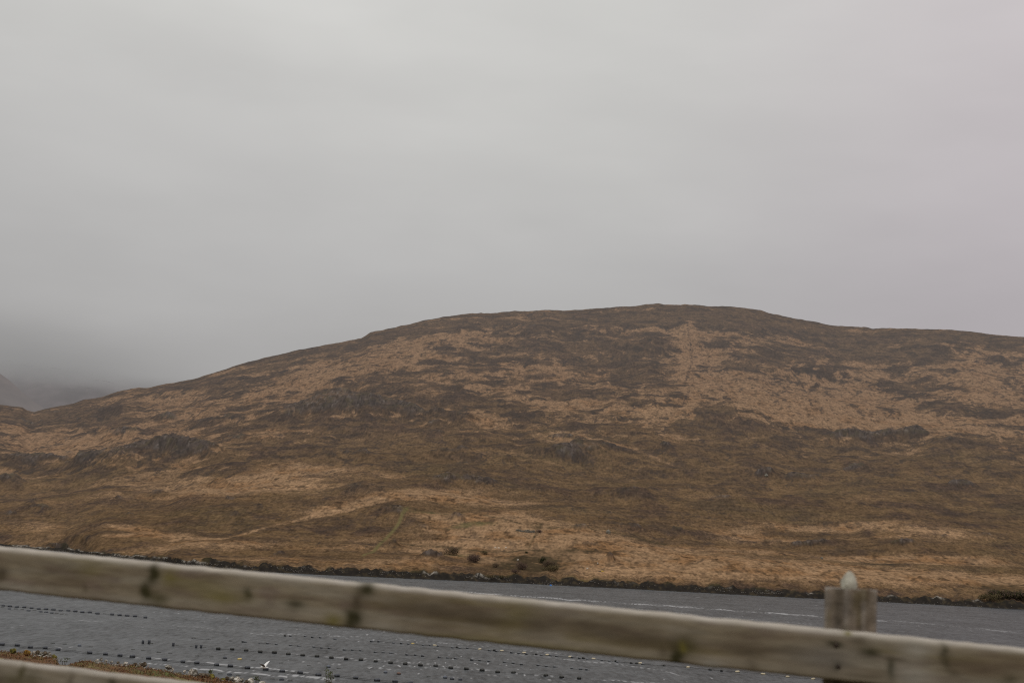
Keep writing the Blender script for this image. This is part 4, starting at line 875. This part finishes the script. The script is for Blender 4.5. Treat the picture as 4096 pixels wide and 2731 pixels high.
# ------------------------------------------------------------------ the fence
WOOD_RAMP = None
def wood_mat(name):
    m, nt, N, L = new_mat(name)
    out = N.new('ShaderNodeOutputMaterial'); p = N.new('ShaderNodeBsdfPrincipled'); p.inputs['Roughness'].default_value = .9; p.inputs['Specular IOR Level'].default_value = .15
    at = N.new('ShaderNodeAttribute'); at.attribute_name = 'Col'
    tc = N.new('ShaderNodeTexCoord'); mp = N.new('ShaderNodeMapping'); mp.inputs['Scale'].default_value = (3, 60, 60); L.new(tc.outputs['Object'], mp.inputs[0])
    nz = N.new('ShaderNodeTexNoise'); nz.inputs['Scale'].default_value = 1; nz.inputs['Detail'].default_value = 6; L.new(mp.outputs[0], nz.inputs['Vector'])
    mr = N.new('ShaderNodeMapRange'); mr.inputs[1].default_value = .3; mr.inputs[2].default_value = .7; mr.inputs[3].default_value = .88; mr.inputs[4].default_value = 1.12; L.new(nz.outputs['Fac'], mr.inputs[0])
    mx = N.new('ShaderNodeMix'); mx.data_type = 'RGBA'; mx.blend_type = 'MULTIPLY'; mx.inputs[0].default_value = 1; L.new(at.outputs['Color'], mx.inputs[6]); L.new(mr.outputs[0], mx.inputs[7]); L.new(mx.outputs[2], p.inputs['Base Color'])
    b = N.new('ShaderNodeBump'); b.inputs['Strength'].default_value = .4; b.inputs['Distance'].default_value = .004; L.new(nz.outputs['Fac'], b.inputs['Height']); L.new(b.outputs[0], p.inputs['Normal'])
    L.new(p.outputs[0], out.inputs[0]); return m
M_WOOD = wood_mat('weathered_wood')
RH, RT = .150, .045
def rail_section(h, t, c1=.020, c2=.012, n=5):
    """front face toward -y; returns points (y, z) from the top front edge down and round"""
    pts = []
    def arc(cy, cz, r, a0, a1):
        for k in range(n + 1):
            a = math.radians(a0 + (a1 - a0) * k / n); pts.append((cy + r * math.cos(a), cz + r * math.sin(a)))
    arc(c1, -c1, c1, 90, 180)
    for k in range(1, 12): pts.append((0, -c1 - (h - c1 - c2) * k / 12))
    arc(c2, -h + c2, c2, 180, 270); arc(t - c2, -h + c2, c2, 270, 360); pts.append((t, -h / 2)); arc(t - c2, -c2, c2, 0, 90)
    return np.array(pts)
def rail(name, P0, P1, blobs, seed, parent, nseg=700, pale=0):
    """P0, P1: ends of the top front edge; blobs (along m from P0, v 0 top..1 bottom, rx m, rv, colour, weight)"""
    P0 = np.array(P0); P1 = np.array(P1); d = P1 - P0; ln = np.linalg.norm(d); u = d / ln
    back = np.array([-u[1], u[0], 0]); back /= np.linalg.norm(back); upv = np.cross(u, back); upv = upv if upv[2] > 0 else -upv
    sec = rail_section(RH, RT); s = np.linspace(0, ln, nseg)
    y = sec[:, 0][None, :]; z = sec[:, 1][None, :]; ss = s[:, None] + 0 * y
    wob = .004 * fbm(ss / .35, z * 6 + 0 * ss, 3, seed) ; top = .0035 * fbm(ss / .12, 0 * ss + 3, 4, seed + 4)
    edge = sst(-.02, 0, z + 0 * ss) + sst(-RH + .015, -RH, z + 0 * ss)
    Pm = P0 + u * ss[..., None] + back * (y + wob)[..., None] + upv * (z + 0 * ss + top * edge)[..., None]
    v = np.clip(-z / RH + 0 * ss, 0, 1)
    g1 = fbm(ss / .45, v * 5, 4, seed + 7); g2 = fbm(ss / .9, v * 2.2, 3, seed + 9); g3 = fbm(ss / .16, v * 3, 3, seed + 11)
    c = np.zeros(ss.shape + (3,), np.float32) + np.float32([.190, .155, .106])
    c = lerp3(c, [.222, .192, .145], sst(-.1, .5, g1) * .8); c = lerp3(c, [.120, .088, .058], sst(.0, .6, -g1 + .3 * g3) * .8)
    c = lerp3(c, [.150, .112, .092], sst(.1, .6, g3) * .5)
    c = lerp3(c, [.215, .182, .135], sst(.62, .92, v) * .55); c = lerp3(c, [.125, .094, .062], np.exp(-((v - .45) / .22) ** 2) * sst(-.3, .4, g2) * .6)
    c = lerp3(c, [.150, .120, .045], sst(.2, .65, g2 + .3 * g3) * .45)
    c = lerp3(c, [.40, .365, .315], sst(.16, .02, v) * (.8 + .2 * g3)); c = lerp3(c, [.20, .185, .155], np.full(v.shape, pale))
    for (bx, bv_, rx, rv, bc, bw) in blobs:
        q = ((ss - bx + .012 * g3) / rx) ** 2 + ((v - bv_ + .05 * g1) / rv) ** 2
        c = lerp3(c, bc, np.clip(np.exp(-q) * bw, 0, 1))
    V = np.concatenate([Pm.reshape(-1, 3), Pm[0].mean(0)[None], Pm[-1].mean(0)[None]]); nr_, nc_ = ss.shape
    me = bpy.data.meshes.new(name); F = grid_faces(nr_, nc_, True).tolist(); a, b = nr_ * nc_, nr_ * nc_ + 1
    F += [(a, (k + 1) % nc_, k) for k in range(nc_)] + [(b, (nr_ - 1) * nc_ + k, (nr_ - 1) * nc_ + (k + 1) % nc_) for k in range(nc_)]
    me.from_pydata([tuple(p) for p in V], [], F); me.polygons.foreach_set('use_smooth', np.ones(len(F), bool))
    at = me.attributes.new('Col', 'FLOAT_COLOR', 'POINT'); cc = np.ones((len(V), 4), np.float32); cc[:a, :3] = c.reshape(-1, 3); cc[a:, :3] = (.13, .11, .08); at.data.foreach_set('color', cc.ravel()); me.update()
    return link(name, me, M_WOOD, parent), P0, u
def depth_at(px): return 1 / (0.2 + (0.231 - 0.2) * px / 3300)
def top_y(px): return 2186 + .0992 * px
def low_drop(px): return .385
def top_pt(px): return np.array(at_depth(px, top_y(px), depth_at(px)))
A_ = top_pt(0); B_ = top_pt(4096); U_ = (B_ - A_) / np.linalg.norm(B_ - A_); LEN = np.linalg.norm(B_ - A_)
def along(px): return float(np.dot(top_pt(px) - A_, U_))
ALO = A_ - np.array([0, 0, low_drop(0)]); BLO = B_ - np.array([0, 0, low_drop(4096)])
ULO = (BLO - ALO) / np.linalg.norm(BLO - ALO)
base = A_ + U_ * along(3400); base_z = GZ0 - .1
fence = empty('wooden_fence', (float(base[0]), float(base[1]), base_z)); tag(fence, 'weathered grey post and rail fence with mossy rails in the foreground', 'fence')
# children keep world coordinates
fence_inv = Matrix.Translation((-base[0], -base[1], -base_z))
KN = (.032, .028, .011); MO = (.125, .105, .022); DK = (.070, .053, .033); PL = (.27, .245, .205); OG = (.06, .05, .02)
x0 = 1.3                                                            # rail starts this far left of the frame's left edge
def B(px, v, rpx, rv, c, w): return (along(px) + x0, v, rpx * depth_at(px) / FPX, rv, c, w)
topb = [B(620,.28,26,.22,KN,1.3),B(595,.68,26,.2,KN,1.2),B(640,.82,50,.16,OG,.9),B(690,.32,40,.2,MO,.6),B(800,.42,120,.18,MO,.4),B(1000,.50,24,.14,KN,.9),B(900,.62,90,.15,MO,.6),B(1190,.62,36,.14,KN,.8),B(1460,.14,36,.16,KN,1.1),B(1440,.42,22,.25,DK,.9),B(1425,.80,36,.2,KN,1.3),B(1345,.88,40,.12,MO,.8),B(25,.62,30,.22,DK,.9),B(5,.75,20,.2,KN,.5),B(360,.72,14,.12,DK,.6),B(370,.32,70,.2,MO,.35),
 B(250,.40,120,.2,DK,.35),B(1700,.40,200,.16,DK,.6),B(1900,.5,220,.16,DK,.7),B(2080,.35,60,.3,MO,.4),B(2150,.55,80,.3,DK,.6),B(2400,.45,200,.2,DK,.7),B(2600,.62,200,.12,DK,.7),B(2720,.86,30,.22,KN,1.2),B(2760,.62,40,.2,OG,.8),B(2740,.66,14,.1,MO,.9),B(2860,.94,50,.1,PL,.9),B(2660,.82,26,.12,DK,.7),B(3000,.6,90,.12,DK,.8),B(3020,.88,30,.12,DK,.5),B(3150,.5,200,.1,DK,.6),B(3346,.30,34,.06,KN,1.3),B(3440,.20,36,.10,DK,.8),B(3490,.40,44,.10,KN,1.0),B(3356,.72,16,.08,KN,1.1),B(3300,.6,150,.25,(.12,.105,.09),.7),B(3390,.07,16,.06,MO,.9),B(3480,.85,70,.06,DK,.6),B(3610,.50,52,.045,DK,1.1),B(3576,.66,18,.2,KN,1.0),B(3768,.22,16,.14,KN,.9),B(3790,.42,20,.14,KN,.8),B(3820,.6,26,.12,DK,.7),B(3930,.45,120,.2,(.115,.085,.055),.8),B(4040,.62,30,.1,KN,.6),B(3870,.85,50,.12,DK,.6),B(3660,.25,60,.18,PL,.85),B(3670,.76,80,.18,PL,.9),B(3940,.9,160,.12,PL,.5),
 B(550,.9,120,.08,PL,.4),B(100,.9,150,.08,PL,.5),B(2050,.95,500,.06,MO,.4),B(1550,.9,90,.1,PL,.5)]
J = 4096
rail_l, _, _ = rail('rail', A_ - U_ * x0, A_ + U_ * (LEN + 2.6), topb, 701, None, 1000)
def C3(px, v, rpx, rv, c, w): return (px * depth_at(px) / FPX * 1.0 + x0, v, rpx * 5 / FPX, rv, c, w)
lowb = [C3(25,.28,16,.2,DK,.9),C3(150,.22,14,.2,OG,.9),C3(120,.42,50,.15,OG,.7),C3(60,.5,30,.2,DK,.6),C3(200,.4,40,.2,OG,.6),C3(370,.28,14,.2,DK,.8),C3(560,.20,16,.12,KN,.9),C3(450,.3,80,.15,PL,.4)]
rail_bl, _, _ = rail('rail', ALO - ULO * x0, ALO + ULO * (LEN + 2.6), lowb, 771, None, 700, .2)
for o in (rail_l, rail_bl): o.parent = fence; o.matrix_parent_inverse = fence_inv
def post(px_l, px_r, ytop, seed, label=None):
    c0 = top_pt((px_l + px_r) / 2); d = depth_at((px_l + px_r) / 2) + RT + .01
    pw = (px_r - px_l) * d / FPX; pd = .11
    back = np.array([-U_[1], U_[0], 0]); back /= np.linalg.norm(back); uh = np.array([U_[0], U_[1], 0]); uh /= np.linalg.norm(uh)
    cc = c0 + back * (RT + .006); top = np.array(at_depth((px_l + px_r) / 2, ytop, d + .02))[2]; bot = base_z - .35
    # rounded-square section
    sec = []
    for (sx, sy, a0) in ((1, 1, 0), (-1, 1, 90), (-1, -1, 180), (1, -1, 270)):
        for k in range(6):
            a = math.radians(a0 + 18 * k); sec.append((sx * (pw / 2 - .014) + .014 * math.cos(a), sy * (pd / 2 - .014) + .014 * math.sin(a) + pd / 2))
    res = []
    for q in range(len(sec)):
        a = np.array(sec[q]); b = np.array(sec[(q + 1) % len(sec)]); n = max(1, int(np.linalg.norm(b - a) / .012))
        res += [tuple(a + (b - a) * k / n) for k in range(n)]
    res = np.array(res); zs = np.concatenate([np.linspace(bot, top - .25, 20, endpoint=False), np.linspace(top - .25, top, 60)])
    sx = res[:, 0][None, :] + 0 * zs[:, None]; sy = res[:, 1][None, :] + 0 * zs[:, None]; zz = zs[:, None] + 0 * sx
    zz = zz + sst(top - .02, top, zz) * (.006 * fbm(sx / .03, sy / .04, 3, seed))
    gr = fbm(sx / .022, zz / .30, 4, seed + 3); sx2 = sx * (1 + .015 * fbm(sx / .02, zz / .2, 2, seed + 5))
    P = cc + uh * sx2[..., None] + back * (sy + .003 * gr)[..., None]; P[..., 2] = zz
    c = np.zeros(sx.shape + (3,), np.float32) + np.float32([.155, .124, .095]); c = lerp3(c, [.085, .062, .040], sst(-.05, .5, gr)); c = lerp3(c, [.20, .172, .145], sst(.05, .5, -gr) * .8)
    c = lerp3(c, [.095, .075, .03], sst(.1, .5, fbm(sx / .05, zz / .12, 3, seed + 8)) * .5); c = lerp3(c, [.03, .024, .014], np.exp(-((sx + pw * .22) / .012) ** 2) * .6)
    c = lerp3(c, [.012, .010, .006], sst(top - .26, top - .30, zz))  # shade below the rail, painted near-black into the post colour
    n_, m_ = sx.shape; cap = P[-1].mean(0); V = np.concatenate([P.reshape(-1, 3), cap[None]]); F = grid_faces(n_, m_, True).tolist() + [(n_ * m_, (n_ - 1) * m_ + k, (n_ - 1) * m_ + (k + 1) % m_) for k in range(m_)]
    me = bpy.data.meshes.new('post'); me.from_pydata([tuple(v) for v in V], [], F); me.polygons.foreach_set('use_smooth', np.ones(len(F), bool))
    at = me.attributes.new('Col', 'FLOAT_COLOR', 'POINT'); c4 = np.ones((len(V), 4), np.float32); c4[:-1, :3] = c.reshape(-1, 3); c4[-1, :3] = (.2, .18, .15); at.data.foreach_set('color', c4.ravel()); me.update()
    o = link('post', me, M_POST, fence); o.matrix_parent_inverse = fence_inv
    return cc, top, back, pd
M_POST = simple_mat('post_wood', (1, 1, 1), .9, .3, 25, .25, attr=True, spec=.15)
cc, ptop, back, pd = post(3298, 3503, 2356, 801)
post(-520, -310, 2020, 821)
# nail heads in the rail over the post
M_NAIL = simple_mat('rusty_nail', (.03, .018, .012), .6, .3, 40, .1)
for px, v in ((3356, .72), (3346, .30)):
    q = A_ + U_ * along(px) - np.array([0, 0, RH * v]) - back * .002
    bm = bmesh.new(); tube(bm, [Vector(q) + Vector(back) * .006, Vector(q) - Vector(back) * .002], .007, .006, 10); o = bm_obj('nail', bm, M_NAIL, fence); o.matrix_parent_inverse = fence_inv
# white stone on the post
d = depth_at(3397) + RT + .06
wp = at_depth(3396, 2320, d); sc = d / FPX
bm = bmesh.new(); bmesh.ops.create_icosphere(bm, subdivisions=4, radius=1)
from mathutils import noise as mn
for v in bm.verts:
    n_ = v.co * (1 + .05 * mn.noise(v.co * 4.0 + Vector((1, 7, 3))) + .14 * mn.noise(v.co * 1.3 + Vector((4, 2, 9)))); k = 1 - .30 * max(0, n_.z) ** 1.6 + .06 * max(0, -n_.z)
    n_.z = max(n_.z, -.62)
    v.co = Vector((n_.x * 31 * sc * k, n_.y * 28 * sc * k, n_.z * 46 * sc))
o = bm_obj('white_stone', bm, simple_mat('white_quartz', (.36, .34, .275), .8, .35, 18, .4)); o.location = (wp.x, wp.y, wp.z)
o.location.z = ptop + 40 * sc * .58; tag(o, 'rounded white stone sitting on top of the fence post', 'stone')
